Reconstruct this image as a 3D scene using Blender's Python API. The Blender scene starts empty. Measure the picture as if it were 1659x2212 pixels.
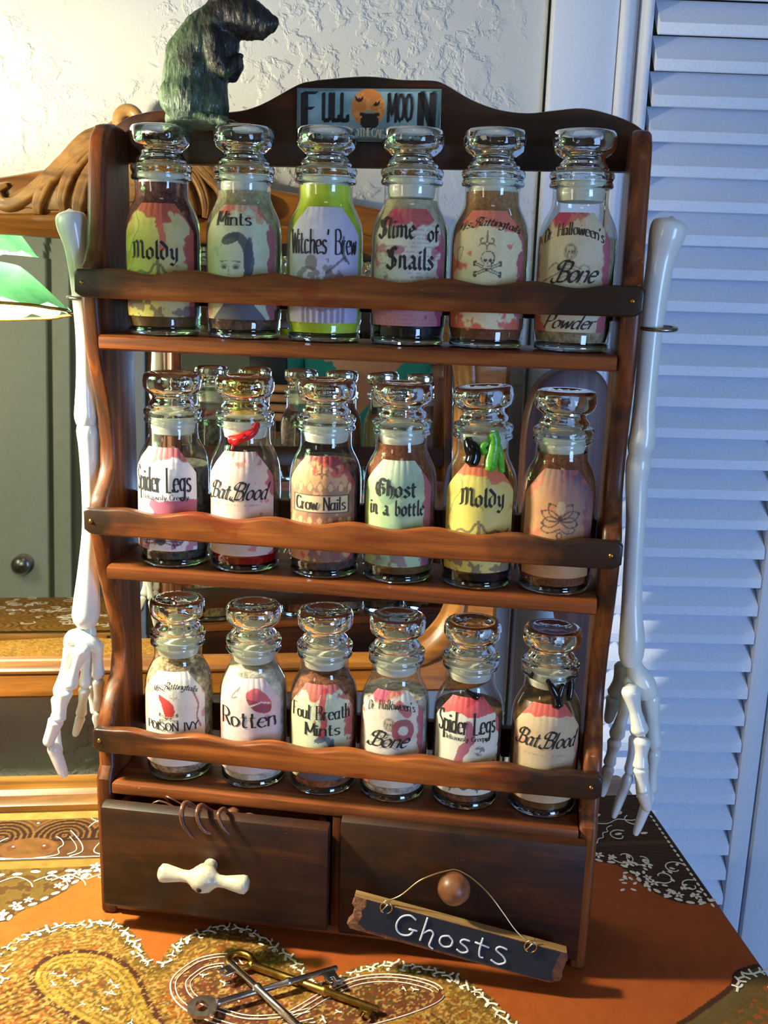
import bpy, bmesh, math, random
import numpy as np
from mathutils import Vector, Matrix
random.seed(7)
PI = math.pi
SC = bpy.context.scene
COL = SC.collection
T = 0.80                      # height of the dresser top above the floor
TH = math.radians(14.5)       # the rack is turned this much on the dresser

# ------------------------------------------------------------------ camera
cam = bpy.data.objects.new('camera', bpy.data.cameras.new('camera'))
COL.objects.link(cam)
cam.location = (0.1249, -0.6911, 0.4772 + T)
cam.rotation_euler = (math.radians(76.5485), math.radians(-1.698), math.radians(8.2106 - 14.5))
cam.data.sensor_fit = 'VERTICAL'
cam.data.sensor_height = 36
cam.data.lens = 2200.26 / 2212 * 36
cam.data.clip_start = 0.01
SC.camera = cam

# ------------------------------------------------------------------ world, light, exposure
w = bpy.data.worlds.new('world'); SC.world = w; w.use_nodes = True
w.node_tree.nodes['Background'].inputs[0].default_value = (0.50, 0.62, 0.85, 1)
w.node_tree.nodes['Background'].inputs[1].default_value = 0.25
SC.view_settings.view_transform = 'Standard'
SC.view_settings.look = 'None'
SC.view_settings.exposure = 0.0
SC.view_settings.gamma = 1
SC.view_settings.use_curve_mapping = False


def area(name, loc, target, sx, sy, power, col):
    l = bpy.data.lights.new(name, 'AREA'); l.shape = 'RECTANGLE'
    l.size = sx; l.size_y = sy; l.energy = power; l.color = col
    o = bpy.data.objects.new(name, l); COL.objects.link(o)
    o.location = loc
    d = Vector(target) - Vector(loc)
    o.rotation_euler = d.to_track_quat('-Z', 'Y').to_euler()
    return o


area('window_daylight', (1.20, -1.90, 1.06), (0.50, 0.2, 1.10), 0.54, 0.84, 29.0, (0.32, 0.54, 1.0))
area('ceiling_lamp_light', (0.12, -1.35, 2.36), (0.12, -1.3, 0), 0.34, 0.34, 0.9, (1.0, 0.84, 0.62))


def point(name, loc, r, power, col):
    l = bpy.data.lights.new(name, 'POINT'); l.shadow_soft_size = r; l.energy = power; l.color = col
    o = bpy.data.objects.new(name, l); COL.objects.link(o); o.location = loc
    return o


LAMP = (-0.262, -0.030)
point('table_lamp_light', (LAMP[0], LAMP[1], 0.505 + T), 0.028, 38.0, (1.0, 0.88, 0.67))

# ------------------------------------------------------------------ node helpers


class NT:
    def __init__(s, name):
        s.m = bpy.data.materials.new(name); s.m.use_nodes = True
        s.t = s.m.node_tree; s.t.nodes.clear()
        s.out = s.n('ShaderNodeOutputMaterial')

    def n(s, kind, **kw):
        x = s.t.nodes.new(kind)
        for k, v in kw.items():
            if k.startswith('i_'):
                key = k[2:]
                x.inputs[int(key) if key.isdigit() else key.replace('_', ' ')].default_value = v
            else:
                setattr(x, k, v)
        return x

    def l(s, a, b):
        s.t.links.new(a, b)

    def ramp(s, src, stops):
        r = s.n('ShaderNodeValToRGB')
        while len(r.color_ramp.elements) < len(stops):
            r.color_ramp.elements.new(0.5)
        for e, (p, c) in zip(r.color_ramp.elements, stops):
            e.position = p
            e.color = tuple(c) + (1,) if not isinstance(c, (int, float)) else (c, c, c, 1)
        s.l(src, r.inputs[0])
        return r.outputs[0]

    def noise(s, vec, scale, detail=4, rough=0.55, dist=0.0):
        x = s.n('ShaderNodeTexNoise')
        x.inputs['Scale'].default_value = scale
        x.inputs['Detail'].default_value = detail
        x.inputs['Roughness'].default_value = rough
        x.inputs['Distortion'].default_value = dist
        if vec is not None:
            s.l(vec, x.inputs['Vector'])
        return x.outputs[0]

    def mapping(s, scale, rot=(0, 0, 0), coord='Object'):
        tc = s.n('ShaderNodeTexCoord'); mp = s.n('ShaderNodeMapping')
        mp.inputs['Scale'].default_value = scale
        mp.inputs['Rotation'].default_value = rot
        s.l(tc.outputs[coord], mp.inputs['Vector'])
        return mp.outputs[0]

    def mix(s, fac, a, b, mode='MIX'):
        x = s.n('ShaderNodeMix', data_type='RGBA', blend_type=mode)
        if isinstance(fac, (int, float)): x.inputs[0].default_value = fac
        else: s.l(fac, x.inputs[0])
        for i, v in ((6, a), (7, b)):
            if isinstance(v, tuple): x.inputs[i].default_value = tuple(v) + (1,) if len(v) == 3 else v
            else: s.l(v, x.inputs[i])
        return x.outputs[2]

    def math(s, op, a, b=None, clamp=False):
        x = s.n('ShaderNodeMath', operation=op, use_clamp=clamp)
        for i, v in ((0, a), (1, b)):
            if v is None: continue
            if isinstance(v, (int, float)): x.inputs[i].default_value = v
            else: s.l(v, x.inputs[i])
        return x.outputs[0]

    def bump(s, h, strength, dist):
        b = s.n('ShaderNodeBump')
        b.inputs['Strength'].default_value = strength
        b.inputs['Distance'].default_value = dist
        s.l(h, b.inputs['Height'])
        return b.outputs[0]

    def bsdf(s, color=None, rough=0.5, normal=None, **kw):
        b = s.n('ShaderNodeBsdfPrincipled')
        if color is not None:
            if isinstance(color, tuple): b.inputs['Base Color'].default_value = tuple(color) + (1,)
            else: s.l(color, b.inputs['Base Color'])
        if isinstance(rough, (int, float)): b.inputs['Roughness'].default_value = rough
        else: s.l(rough, b.inputs['Roughness'])
        if normal is not None: s.l(normal, b.inputs['Normal'])
        for k, v in kw.items():
            b.inputs[k.replace('_', ' ')].default_value = v
        s.l(b.outputs[0], s.out.inputs[0])
        return b


def lin(r, g, b):
    f = lambda c: (c / 255 / 12.92) if c / 255 <= 0.04045 else ((c / 255 + 0.055) / 1.055) ** 2.4
    return (f(r), f(g), f(b))


def plain(name, col, rough=0.5, nscale=None, var=0.12, bump=0.0, **kw):
    t = NT(name)
    vec = t.mapping((1, 1, 1))
    n = t.noise(vec, nscale or 60, 4)
    dk = tuple(c * (1 - var) for c in col); lt = tuple(min(1, c * (1 + var)) for c in col)
    c = t.ramp(n, [(0.3, dk), (0.7, lt)])
    nm = t.bump(n, bump, 0.002) if bump else None
    t.bsdf(c, rough, nm, **kw)
    return t.m


def wood(name, cols, grain=(4, 90, 90), rough=0.38, coat=0.18, stain=None, bump=0.15, red=0.0, wear=0.0):
    """cols: dark, mid, light. grain: noise scale per axis (low along the grain)."""
    t = NT(name)
    v = t.mapping(grain)
    n1 = t.noise(v, 1.0, 6, 0.62, 0.6)
    v2 = t.mapping((grain[0] * 0.35 + 2, grain[1] * 0.12 + 2, grain[2] * 0.12 + 2))
    n2 = t.noise(v2, 1.3, 3, 0.5, 0.3)
    c = t.ramp(n1, [(0.30, cols[0]), (0.52, cols[1]), (0.74, cols[2])])
    tone = t.ramp(n2, [(0.32, 0.45), (0.62, 1.05)])
    c = t.mix(1.0, c, tone, 'MULTIPLY')
    tc = t.n('ShaderNodeTexCoord'); sx = t.n('ShaderNodeSeparateXYZ'); t.l(tc.outputs['Object'], sx.inputs[0])
    if red:
        vr = t.mapping((14, 40, 40)); nr = t.noise(vr, 1.0, 3, 0.6, 0.5)
        f = t.ramp(nr, [(0.62, 0.0), (0.66, 0.45)])
        c = t.mix(f, c, lin(120, 24, 14))
    if wear:
        vw = t.mapping((50, 120, 120)); nw = t.noise(vw, 1.0, 3, 0.7, 0.2)
        f = t.ramp(nw, [(0.72, 0.0), (0.76, wear)])
        c = t.mix(f, c, lin(196, 150, 110))
    if stain == 'ends':
        d = t.math('ABSOLUTE', t.math('SUBTRACT', sx.outputs[0], 0.165))
        nn = t.noise(t.mapping((30, 40, 40)), 1.0, 4)
        d = t.math('ADD', d, t.math('MULTIPLY', t.math('SUBTRACT', nn, 0.5), 0.09))
        f = t.ramp(d, [(0.112, 0.0), (0.152, 0.94)])
        c = t.mix(f, c, lin(34, 24, 17))
    if stain == 'edges':
        # burnt, darkened patches along the height of the piece
        nn = t.noise(t.mapping((20, 20, 9)), 1.0, 4, 0.6)
        f = t.ramp(nn, [(0.50, 0.0), (0.66, 0.9)])
        c = t.mix(f, c, lin(42, 33, 24))
    if stain == 'face':
        nn = t.noise(t.mapping((16, 16, 22)), 1.0, 5, 0.65)
        f = t.ramp(nn, [(0.42, 0.0), (0.62, 0.85)])
        c = t.mix(f, c, lin(26, 17, 12))
    nm = t.bump(n1, bump, 0.0015)
    r = t.ramp(n1, [(0.3, rough + 0.1), (0.7, rough - 0.05)])
    b = t.bsdf(c, 0.4, nm)
    t.l(r, b.inputs['Roughness'])
    b.inputs['Coat Weight'].default_value = coat
    b.inputs['Specular IOR Level'].default_value = 0.35
    b.inputs['Coat Roughness'].default_value = 0.25
    return t.m


M = {}
M['rail'] = wood('walnut_rail', (lin(90, 42, 14), lin(158, 84, 34), lin(190, 112, 54)), (7, 110, 110), stain='ends', red=1, wear=0.8)
M['shelf'] = wood('walnut_shelf', (lin(74, 36, 14), lin(134, 70, 30), lin(166, 96, 48)), (7, 110, 110), red=0.6, wear=0.6)
M['side'] = wood('walnut_side', (lin(52, 26, 10), lin(112, 56, 22), lin(160, 88, 38)), (110, 110, 7), stain='edges', wear=0.5)
M['panel'] = wood('walnut_panel', (lin(44, 22, 11), lin(82, 42, 20), lin(108, 60, 32)), (7, 90, 90), stain='face')
M['drawer'] = wood('walnut_drawer', (lin(34, 15, 6), lin(72, 34, 12), lin(100, 54, 24)), (7, 70, 70), rough=0.5, coat=0.04, stain='face', wear=0.5)
M['drawer_raw'] = wood('pine_drawer_side', (lin(140, 86, 44), lin(176, 116, 64), lin(200, 144, 92)), (6, 80, 80), coat=0)
M['oak'] = wood('golden_oak', (lin(104, 58, 16), lin(160, 98, 36), lin(190, 128, 58)), (5, 60, 60), rough=0.34)
M['oakcarve'] = wood('carved_oak', (lin(104, 70, 32), lin(158, 114, 62), lin(186, 144, 88)), (22, 60, 60), rough=0.42, coat=0.2)
M['oakv'] = wood('purple_brown_wood', (lin(50, 30, 32), lin(84, 54, 54), lin(106, 72, 70)), (90, 90, 5), rough=0.45)
M['oaktop'] = wood('dresser_oak', (lin(104, 62, 22), lin(160, 106, 46), lin(190, 138, 74)), (4, 50, 50), rough=0.36)
M['white'] = plain('white_paint', lin(208, 216, 230), 0.45, 300, 0.03, 0.05)
M['louver'] = plain('louver_paint', lin(222, 230, 244), 0.5, 420, 0.05, 0.12)
M['ivory'] = plain('ivory_plastic', lin(226, 228, 222), 0.28, 30, 0.05, Coat_Weight=0.4)
M['dark'] = plain('dark_gap', lin(20, 20, 22), 0.8)
M['steel'] = plain('worn_steel', lin(170, 165, 160), 0.28, 200, 0.2, 0.1, Metallic=1.0)
M['silver'] = plain('bright_silver', lin(225, 222, 218), 0.2, 200, 0.1, 0.05, Metallic=1.0)
M['brass'] = plain('old_brass', lin(170, 132, 62), 0.34, 160, 0.3, 0.1, Metallic=1.0)
M['wire'] = plain('pale_wire', lin(215, 190, 140), 0.3, 200, 0.1, Metallic=1.0)
M['pull'] = plain('cream_ceramic', lin(204, 196, 168), 0.35, 130, 0.16, 0.3, Coat_Weight=0.3)
M['ball'] = wood('ball_wood', (lin(96, 54, 30), lin(140, 88, 56), lin(168, 116, 80)), (60, 60, 60), coat=0.1)
M['ink'] = plain('black_ink', lin(30, 27, 25), 0.7, 300, 0.2)
M['inkgrey'] = plain('grey_ink', lin(120, 112, 104), 0.7)
M['chalk'] = plain('chalk', lin(206, 204, 206), 0.9, 900, 0.25)
M['board'] = plain('chalkboard', lin(22, 24, 32), 0.75, 120, 0.3)
M['boardwood'] = plain('bark_edge', lin(112, 66, 38), 0.8, 300, 0.45, 0.8)
M['boardtop'] = wood('pale_board_wood', (lin(150, 108, 60), lin(186, 146, 92), lin(206, 168, 116)), (8, 80, 80), coat=0)
M['plug'] = plain('translucent_plug', lin(206, 204, 186), 0.35, 80, 0.06, Subsurface_Weight=0.0)
M['thread'] = plain('white_embroidery', lin(236, 224, 204), 0.75, 500, 0.12)
M['bug'] = plain('brown_plastic', lin(104, 62, 44), 0.3, 200, 0.3, Coat_Weight=0.4)
M['bugred'] = plain('red_plastic', lin(96, 16, 12), 0.3)
M['floor'] = plain('tan_carpet', lin(132, 112, 90), 0.95, 400, 0.3, 0.5)
M['ceiling'] = plain('ceiling_paint', lin(150, 148, 142), 0.9, 60, 0.03)
M['room'] = plain('room_paint', lin(128, 132, 112), 0.85, 60, 0.05)
M['doorgreen'] = plain('pale_green_door', lin(226, 232, 206), 0.5, 60, 0.04)
M['teal'] = plain('teal_cotton', lin(38, 150, 145), 0.85, 260, 0.15, 0.2)
M['skin'] = plain('skin', lin(206, 146, 112), 0.5, 40, 0.08)
M['hair'] = plain('brown_hair', lin(70, 46, 30), 0.6, 200, 0.3)
M['denim'] = plain('denim', lin(52, 66, 96), 0.85, 300, 0.2)
M['phone'] = plain('black_phone', lin(18, 18, 20), 0.2)
M['soap'] = plain('pale_box', lin(196, 200, 168), 0.6)


def mat_wall():
    t = NT('knockdown_plaster')
    v = t.mapping((1, 1, 1))
    n = t.noise(v, 62, 4, 0.58, 0.3)
    h = t.ramp(n, [(0.47, 0.0), (0.58, 1.0)])
    n2 = t.noise(v, 15, 3, 0.5)
    m = t.ramp(n2, [(0.40, 0.0), (0.52, 1.0)])
    h = t.math('MULTIPLY', h, m)
    fine = t.noise(v, 400, 2)
    h = t.math('ADD', h, t.math('MULTIPLY', fine, 0.12))
    nm = t.bump(h, 0.85, 0.0012)
    t.bsdf(lin(206, 204, 196), 0.85, nm)
    return t.m


M['wall'] = mat_wall()


def mat_vcol(name, rough=0.7, bumps=0.0, nscale=300, spec=0.5):
    t = NT(name)
    a = t.n('ShaderNodeVertexColor', layer_name='col')
    nm = None
    if bumps:
        nm = t.bump(t.noise(t.mapping((1, 1, 1)), nscale, 4, 0.6), bumps, 0.001)
    b = t.bsdf(a.outputs[0], rough, nm)
    b.inputs['Specular IOR Level'].default_value = spec
    return t.m


M['paper'] = mat_vcol('printed_paper', 0.6, 0.12, 140)
M['scarf'] = mat_vcol('paisley_cloth', 0.7, 0.25, 700, 0.12)
M['plaque'] = mat_vcol('printed_tin', 0.45)


def mat_thin_glass():
    """thin walled bottle glass: clear face on, reflecting and faintly green towards the rims"""
    t = NT('bottle_glass')
    lw = t.n('ShaderNodeLayerWeight'); lw.inputs['Blend'].default_value = 0.5
    tr = t.n('ShaderNodeBsdfTransparent')
    tint = t.ramp(lw.outputs['Facing'], [(0.0, (0.985, 0.99, 0.98)), (0.80, (0.95, 0.965, 0.94)), (0.97, (0.74, 0.80, 0.74))])
    t.l(tint, tr.inputs[0])
    fr = t.n('ShaderNodeFresnel'); fr.inputs['IOR'].default_value = 1.42
    gl = t.n('ShaderNodeBsdfGlossy'); gl.inputs['Roughness'].default_value = 0.03
    nz = t.bump(t.noise(t.mapping((1, 1, 0.5)), 90, 2), 0.15, 0.002)
    t.l(nz, gl.inputs['Normal']); t.l(nz, fr.inputs['Normal'])
    f = t.math('MINIMUM', t.math('ADD', fr.outputs[0], 0.045), 0.55)
    mx = t.n('ShaderNodeMixShader')
    t.l(f, mx.inputs[0]); t.l(tr.outputs[0], mx.inputs[1]); t.l(gl.outputs[0], mx.inputs[2])
    t.l(mx.outputs[0], t.out.inputs[0])
    return t.m


def mat_solid_glass(name, col, rough=0.02):
    t = NT(name)
    nz = t.bump(t.noise(t.mapping((1, 1, 1)), 120, 2), 0.25, 0.002)
    t.bsdf(col, rough, nz, Transmission_Weight=1.0, IOR=1.46)
    return t.m


M['glass'] = mat_thin_glass()
M['stopper'] = mat_solid_glass('pressed_glass', (0.93, 0.97, 0.93))
M['amber'] = mat_solid_glass('amber_glass', (0.90, 0.70, 0.28))


def mat_mirror():
    t = NT('mirror_silver')
    n = t.noise(t.mapping((1, 1, 1)), 30, 3)
    c = t.ramp(n, [(0.3, (0.80, 0.83, 0.78)), (0.7, (0.84, 0.86, 0.81))])
    b = t.bsdf(c, 0.015, None, Metallic=1.0)
    return t.m


M['mirror'] = mat_mirror()


def mat_shade():
    t = NT('green_shade_glass')
    c = t.ramp(t.noise(t.mapping((1, 1, 1)), 22, 4, 0.6), [(0.35, lin(74, 140, 100)), (0.65, lin(116, 182, 134))])
    d = t.n('ShaderNodeBsdfDiffuse'); tl = t.n('ShaderNodeBsdfTranslucent')
    t.l(c, d.inputs[0]); t.l(c, tl.inputs[0])
    mx = t.n('ShaderNodeMixShader'); mx.inputs[0].default_value = 0.07
    t.l(d.outputs[0], mx.inputs[1]); t.l(tl.outputs[0], mx.inputs[2])
    g = t.n('ShaderNodeBsdfGlossy'); g.inputs['Roughness'].default_value = 0.15
    m2 = t.n('ShaderNodeMixShader'); m2.inputs[0].default_value = 0.06
    t.l(mx.outputs[0], m2.inputs[1]); t.l(g.outputs[0], m2.inputs[2])
    t.l(m2.outputs[0], t.out.inputs[0])
    return t.m


M['shade'] = mat_shade()


def mat_rat():
    t = NT('painted_fur')
    v = t.mapping((260, 260, 60))
    n = t.noise(v, 1.0, 5, 0.65, 0.6)
    big = t.noise(t.mapping((1, 1, 1)), 34, 3)
    c1 = t.ramp(n, [(0.35, lin(9, 11, 12)), (0.70, lin(48, 42, 34))])
    c2 = t.ramp(n, [(0.35, lin(22, 36, 28)), (0.66, lin(104, 130, 92))])
    tc = t.n('ShaderNodeTexCoord'); sx = t.n('ShaderNodeSeparateXYZ'); t.l(tc.outputs['Object'], sx.inputs[0])
    # green lamp light on the left, shade on the front, put into colour
    f = t.math('SUBTRACT', t.math('MULTIPLY', big, 1.2), t.math('MULTIPLY', t.math('ADD', sx.outputs[0], t.math('MULTIPLY', sx.outputs[2], 0.45)), 12.0))
    f = t.ramp(f, [(0.10, 0.0), (0.45, 1.0)])
    c = t.mix(f, c1, c2)
    t.bsdf(c, 0.45, t.bump(n, 0.9, 0.003), Coat_Weight=0.15)
    return t.m


M['rat'] = mat_rat()


def content_mat(name, a, b, scale=300, rough=0.7, bump=0.6):
    t = NT(name)
    n = t.noise(t.mapping((1, 1, 1)), scale, 5, 0.65)
    c = t.ramp(n, [(0.38, a), (0.62, b)])
    t.bsdf(c, rough, t.bump(n, bump, 0.003))
    return t.m


# ------------------------------------------------------------------ mesh helpers
def put(name, verts, faces, mats, parent=None, smooth=False, midx=None, cols=None):
    me = bpy.data.meshes.new(name)
    me.from_pydata([tuple(v) for v in verts], [], [tuple(f) for f in faces])
    if not isinstance(mats, (list, tuple)): mats = [mats]
    for m in mats: me.materials.append(m)
    if midx is not None: me.polygons.foreach_set('material_index', list(midx))
    if smooth: me.polygons.foreach_set('use_smooth', [True] * len(me.polygons))
    if cols is not None:
        a = me.color_attributes.new('col', 'FLOAT_COLOR', 'POINT')
        c = np.ones((len(verts), 4), np.float32); c[:, :3] = cols
        a.data.foreach_set('color', c.ravel())
    me.update()
    o = bpy.data.objects.new(name, me); COL.objects.link(o)
    if parent is not None: o.parent = parent
    return o


def put_bm(name, bm, mats, parent=None, smooth=True, angle=35):
    bmesh.ops.recalc_face_normals(bm, faces=bm.faces)
    me = bpy.data.meshes.new(name); bm.to_mesh(me); bm.free()
    if not isinstance(mats, (list, tuple)): mats = [mats]
    for m in mats: me.materials.append(m)
    if smooth:
        me.polygons.foreach_set('use_smooth', [True] * len(me.polygons))
        try: me.set_sharp_from_angle(angle=math.radians(angle))
        except Exception: pass
    o = bpy.data.objects.new(name, me); COL.objects.link(o)
    if parent is not None: o.parent = parent
    return o


def bm_box(bm, lo, hi, bev=0.0, seg=2):
    b2 = bmesh.new()
    r = bmesh.ops.create_cube(b2, size=1)
    for v in b2.verts:
        v.co = Vector([(lo[i] + hi[i]) / 2 + v.co[i] * (hi[i] - lo[i]) for i in range(3)])
    if bev: bmesh.ops.bevel(b2, geom=list(b2.edges), offset=bev, segments=seg, affect='EDGES', profile=0.5)
    merge(bm, b2)


def merge(bm, b2, mat=None):
    me = bpy.data.meshes.new('tmp'); 
    if mat is not None:
        for f in b2.faces: f.material_index = mat
    b2.to_mesh(me); b2.free(); bm.from_mesh(me); bpy.data.meshes.remove(me)


def box(name, lo, hi, m, parent=None, bev=0.001, seg=2):
    bm = bmesh.new(); bm_box(bm, lo, hi, bev, seg)
    return put_bm(name, bm, m, parent)


def bm_prism(bm, poly, axis, a, b, bev=0.0, seg=2, mat=None):
    """poly: 2D outline in the two axes other than `axis`; extruded from a to b along `axis`."""
    b2 = bmesh.new()
    def P(p, h):
        q = [p[0], p[1]]; q.insert(axis, h); return q
    v = [b2.verts.new(P(p, a)) for p in poly]
    f = b2.faces.new(v)
    r = bmesh.ops.extrude_face_region(b2, geom=[f])
    d = [0, 0, 0]; d[axis] = b - a
    bmesh.ops.translate(b2, vec=d, verts=[x for x in r['geom'] if isinstance(x, bmesh.types.BMVert)])
    bmesh.ops.recalc_face_normals(b2, faces=b2.faces)
    if bev:
        es = [e for e in b2.edges if len(e.link_faces) == 2 and (len(e.link_faces[0].verts) > 4) != (len(e.link_faces[1].verts) > 4)]
        bmesh.ops.bevel(b2, geom=es, offset=bev, segments=seg, affect='EDGES', profile=0.5)
    bmesh.ops.triangulate(b2, faces=[f for f in b2.faces if len(f.verts) > 4])
    merge(bm, b2, mat)


def prism(name, poly, axis, a, b, m, parent=None, bev=0.0, seg=2):
    bm = bmesh.new(); bm_prism(bm, poly, axis, a, b, bev, seg)
    return put_bm(name, bm, m, parent)


def crom(pts, sub=6, closed=False):
    P = [Vector(p) for p in pts]; n = len(P); out = []
    if n < 3: return P
    rng = range(n if closed else n - 1)
    for i in rng:
        if closed: p0, p1, p2, p3 = P[i - 1], P[i], P[(i + 1) % n], P[(i + 2) % n]
        else: p0, p1, p2, p3 = P[max(i - 1, 0)], P[i], P[i + 1], P[min(i + 2, n - 1)]
        for k in range(sub):
            t = k / sub
            out.append(0.5 * ((2 * p1) + (-p0 + p2) * t + (2 * p0 - 5 * p1 + 4 * p2 - p3) * t * t + (-p0 + 3 * p1 - 3 * p2 + p3) * t ** 3))
    if not closed: out.append(P[-1])
    return out


def lathe_vf(prof, seg=48, flute=None):
    """prof list of (r,z). flute: (z0,z1,n,amp)"""
    V = []; F = []; rings = []
    for r, z in prof:
        if r < 1e-6:
            rings.append([len(V)]); V.append((0, 0, z))
        else:
            ids = []
            for k in range(seg):
                a = 2 * PI * k / seg; rr = r
                if flute and flute[0] <= z <= flute[1]: rr = r + flute[3] * (0.5 + 0.5 * math.cos(a * flute[2]))
                ids.append(len(V)); V.append((rr * math.cos(a), rr * math.sin(a), z))
            rings.append(ids)
    for A, B in zip(rings, rings[1:]):
        if len(A) == 1 and len(B) == 1: continue
        for k in range(seg):
            k2 = (k + 1) % seg
            if len(A) == 1: F.append((A[0], B[k2], B[k]))
            elif len(B) == 1: F.append((A[k], A[k2], B[0]))
            else: F.append((A[k], A[k2], B[k2], B[k]))
    return V, F


def lathe(name, prof, m, parent=None, seg=48, loc=(0, 0, 0), flute=None, rot=None):
    V, F = lathe_vf(prof, seg, flute)
    R = rot if rot is not None else Matrix.Identity(3)
    V = [tuple(R @ Vector(v) + Vector(loc)) for v in V]
    o = put(name, V, F, m, parent, smooth=True)
    try: o.data.set_sharp_from_angle(angle=math.radians(55))
    except Exception: pass
    return o


def tube_vf(pts, rad, seg=12, sub=5, closed=False, flat=None):
    if not isinstance(rad, (list, tuple)): rad = [rad] * len(pts)
    Q = crom([tuple(p) + (r,) if False else p for p in pts], sub, closed)
    R = crom([(r, 0, 0) for r in rad], sub, closed) if len(pts) > 2 else [Vector((r, 0, 0)) for r in rad]
    V = []; F = []
    up = Vector((0, 0, 1)); n = len(Q)
    prev = None
    for i, p in enumerate(Q):
        if closed: t = Q[(i + 1) % n] - Q[i - 1]
        else: t = Q[min(i + 1, n - 1)] - Q[max(i - 1, 0)]
        if t.length < 1e-9: t = Vector((0, 0, 1))
        t.normalize()
        if prev is None:
            prev = t.orthogonal().normalized()
        prev = (prev - t * prev.dot(t))
        if prev.length < 1e-6: prev = t.orthogonal()
        prev.normalize(); b = t.cross(prev)
        r = max(R[i].x, 1e-5)
        for k in range(seg):
            a = 2 * PI * k / seg
            q = prev * math.cos(a) * r + b * math.sin(a) * r
            if flat: q = Vector((q.x * flat[0], q.y * flat[1], q.z * flat[2]))
            V.append(p + q)
    m = n if closed else n - 1
    for i in range(m):
        j = (i + 1) % n
        for k in range(seg):
            k2 = (k + 1) % seg
            F.append((i * seg + k, i * seg + k2, j * seg + k2, j * seg + k))
    if not closed:
        # round end caps
        for end, idx in ((0, 0), (1, n - 1)):
            c = len(V); t = (Q[1] - Q[0]) if end == 0 else (Q[-1] - Q[-2])
            if t.length > 0: t = t.normalized()
            V.append(Q[idx] + t * (R[idx].x * 0.5) * (-1 if end == 0 else 1))
            for k in range(seg):
                k2 = (k + 1) % seg
                F.append((c, idx * seg + k2, idx * seg + k) if end == 0 else (c, idx * seg + k, idx * seg + k2))
    return V, F


def tube(name, pts, rad, m, parent=None, seg=12, sub=5, closed=False, flat=None):
    V, F = tube_vf([Vector(p) for p in pts], rad, seg, sub, closed, flat)
    return put(name, V, F, m, parent, smooth=True)


def join_vf(parts):
    V = []; F = []
    for v, f in parts:
        b = len(V); V += list(v); F += [tuple(i + b for i in q) for q in f]
    return V, F


def tag(o, label=None, cat=None, group=None, kind=None):
    if label: o['label'] = label
    if cat: o['category'] = cat
    if group: o['group'] = group
    if kind: o['kind'] = kind
    return o


def empty(name, loc=(0, 0, 0), rz=0.0):
    o = bpy.data.objects.new(name, None); COL.objects.link(o)
    o.location = loc; o.rotation_euler = (0, 0, rz); o.empty_display_size = 0.02
    return o


def r2w(x, y, z=0.0):
    """rack coordinates to room coordinates"""
    return (x * math.cos(TH) + y * math.sin(TH), -x * math.sin(TH) + y * math.cos(TH), z + T)


# value noise in numpy --------------------------------------------------
_rng = np.random.RandomState(11)
_LAT = _rng.rand(256, 256)


def vnoise(x, y, seed=0):
    x = np.asarray(x, float) + seed * 17.31; y = np.asarray(y, float) + seed * 9.77
    xi = np.floor(x).astype(int); yi = np.floor(y).astype(int)
    fx = x - xi; fy = y - yi; fx = fx * fx * (3 - 2 * fx); fy = fy * fy * (3 - 2 * fy)
    g = lambda a, b: _LAT[a % 256, b % 256]
    return (g(xi, yi) * (1 - fx) + g(xi + 1, yi) * fx) * (1 - fy) + (g(xi, yi + 1) * (1 - fx) + g(xi + 1, yi + 1) * fx) * fy


def fbm(x, y, o=4, seed=0):
    s = 0; a = 0.5
    for k in range(o):
        s = s + a * vnoise(x * 2 ** k, y * 2 ** k, seed + k); a *= 0.5
    return s / (1 - 0.5 ** o)


def inpoly(X, Y, poly):
    c = np.zeros(X.shape, bool); n = len(poly); j = n - 1
    for i in range(n):
        xi, yi = poly[i]; xj, yj = poly[j]
        if yi != yj:
            k = ((yi > Y) != (yj > Y)) & (X < (xj - xi) * (Y - yi) / (yj - yi) + xi)
            c ^= k
        j = i
    return c


def dline(X, Y, pts, closed=False):
    d = np.full(X.shape, 9.9); n = len(pts)
    for i in range(n if closed else n - 1):
        ax, ay = pts[i]; bx, by = pts[(i + 1) % n]
        dx, dy = bx - ax, by - ay; L = dx * dx + dy * dy + 1e-12
        t = np.clip(((X - ax) * dx + (Y - ay) * dy) / L, 0, 1)
        d = np.minimum(d, np.hypot(X - ax - t * dx, Y - ay - t * dy))
    return d


def c2(pts, sub=6, closed=False):
    return [(p.x, p.y) for p in crom([(a, b, 0) for a, b in pts], sub, closed)]

# ================================================================== THE ROOM
RX0, RX1, RY0, RY1, RH = -1.30, 1.62, -1.95, 0.30, 2.42


def struct(o): o['kind'] = 'structure'; return o


struct(box('floor', (RX0 - .1, RY0 - .1, -0.06), (RX1 + .1, RY1 + .5, 0.0), M['floor'], bev=0))
struct(box('ceiling', (RX0 - .1, RY0 - .1, RH), (RX1 + .1, RY1 + .5, RH + .06), M['ceiling'], bev=0))
struct(box('wall_left', (RX0 - .1, RY0, 0), (RX0, RY1, RH), M['room'], bev=0))
# front wall, behind the photographer, with the opening of the window
bm = bmesh.new()
for lo, hi in (((RX0 - .1, RY0 - .1, 0), (RX1 + .1, RY0, .61)), ((RX0 - .1, RY0 - .1, 1.51), (RX1 + .1, RY0, RH)),
               ((RX0 - .1, RY0 - .1, .61), (0.90, RY0, 1.51)), ((1.50, RY0 - .1, .61), (RX1 + .1, RY0, 1.51))):
    bm_box(bm, lo, hi)
struct(put_bm('wall_front', bm, M['room'], smooth=False))
struct(box('wall_right', (RX1, RY0, 0), (RX1 + .1, RY1 + .5, RH), M['room'], bev=0))
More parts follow.
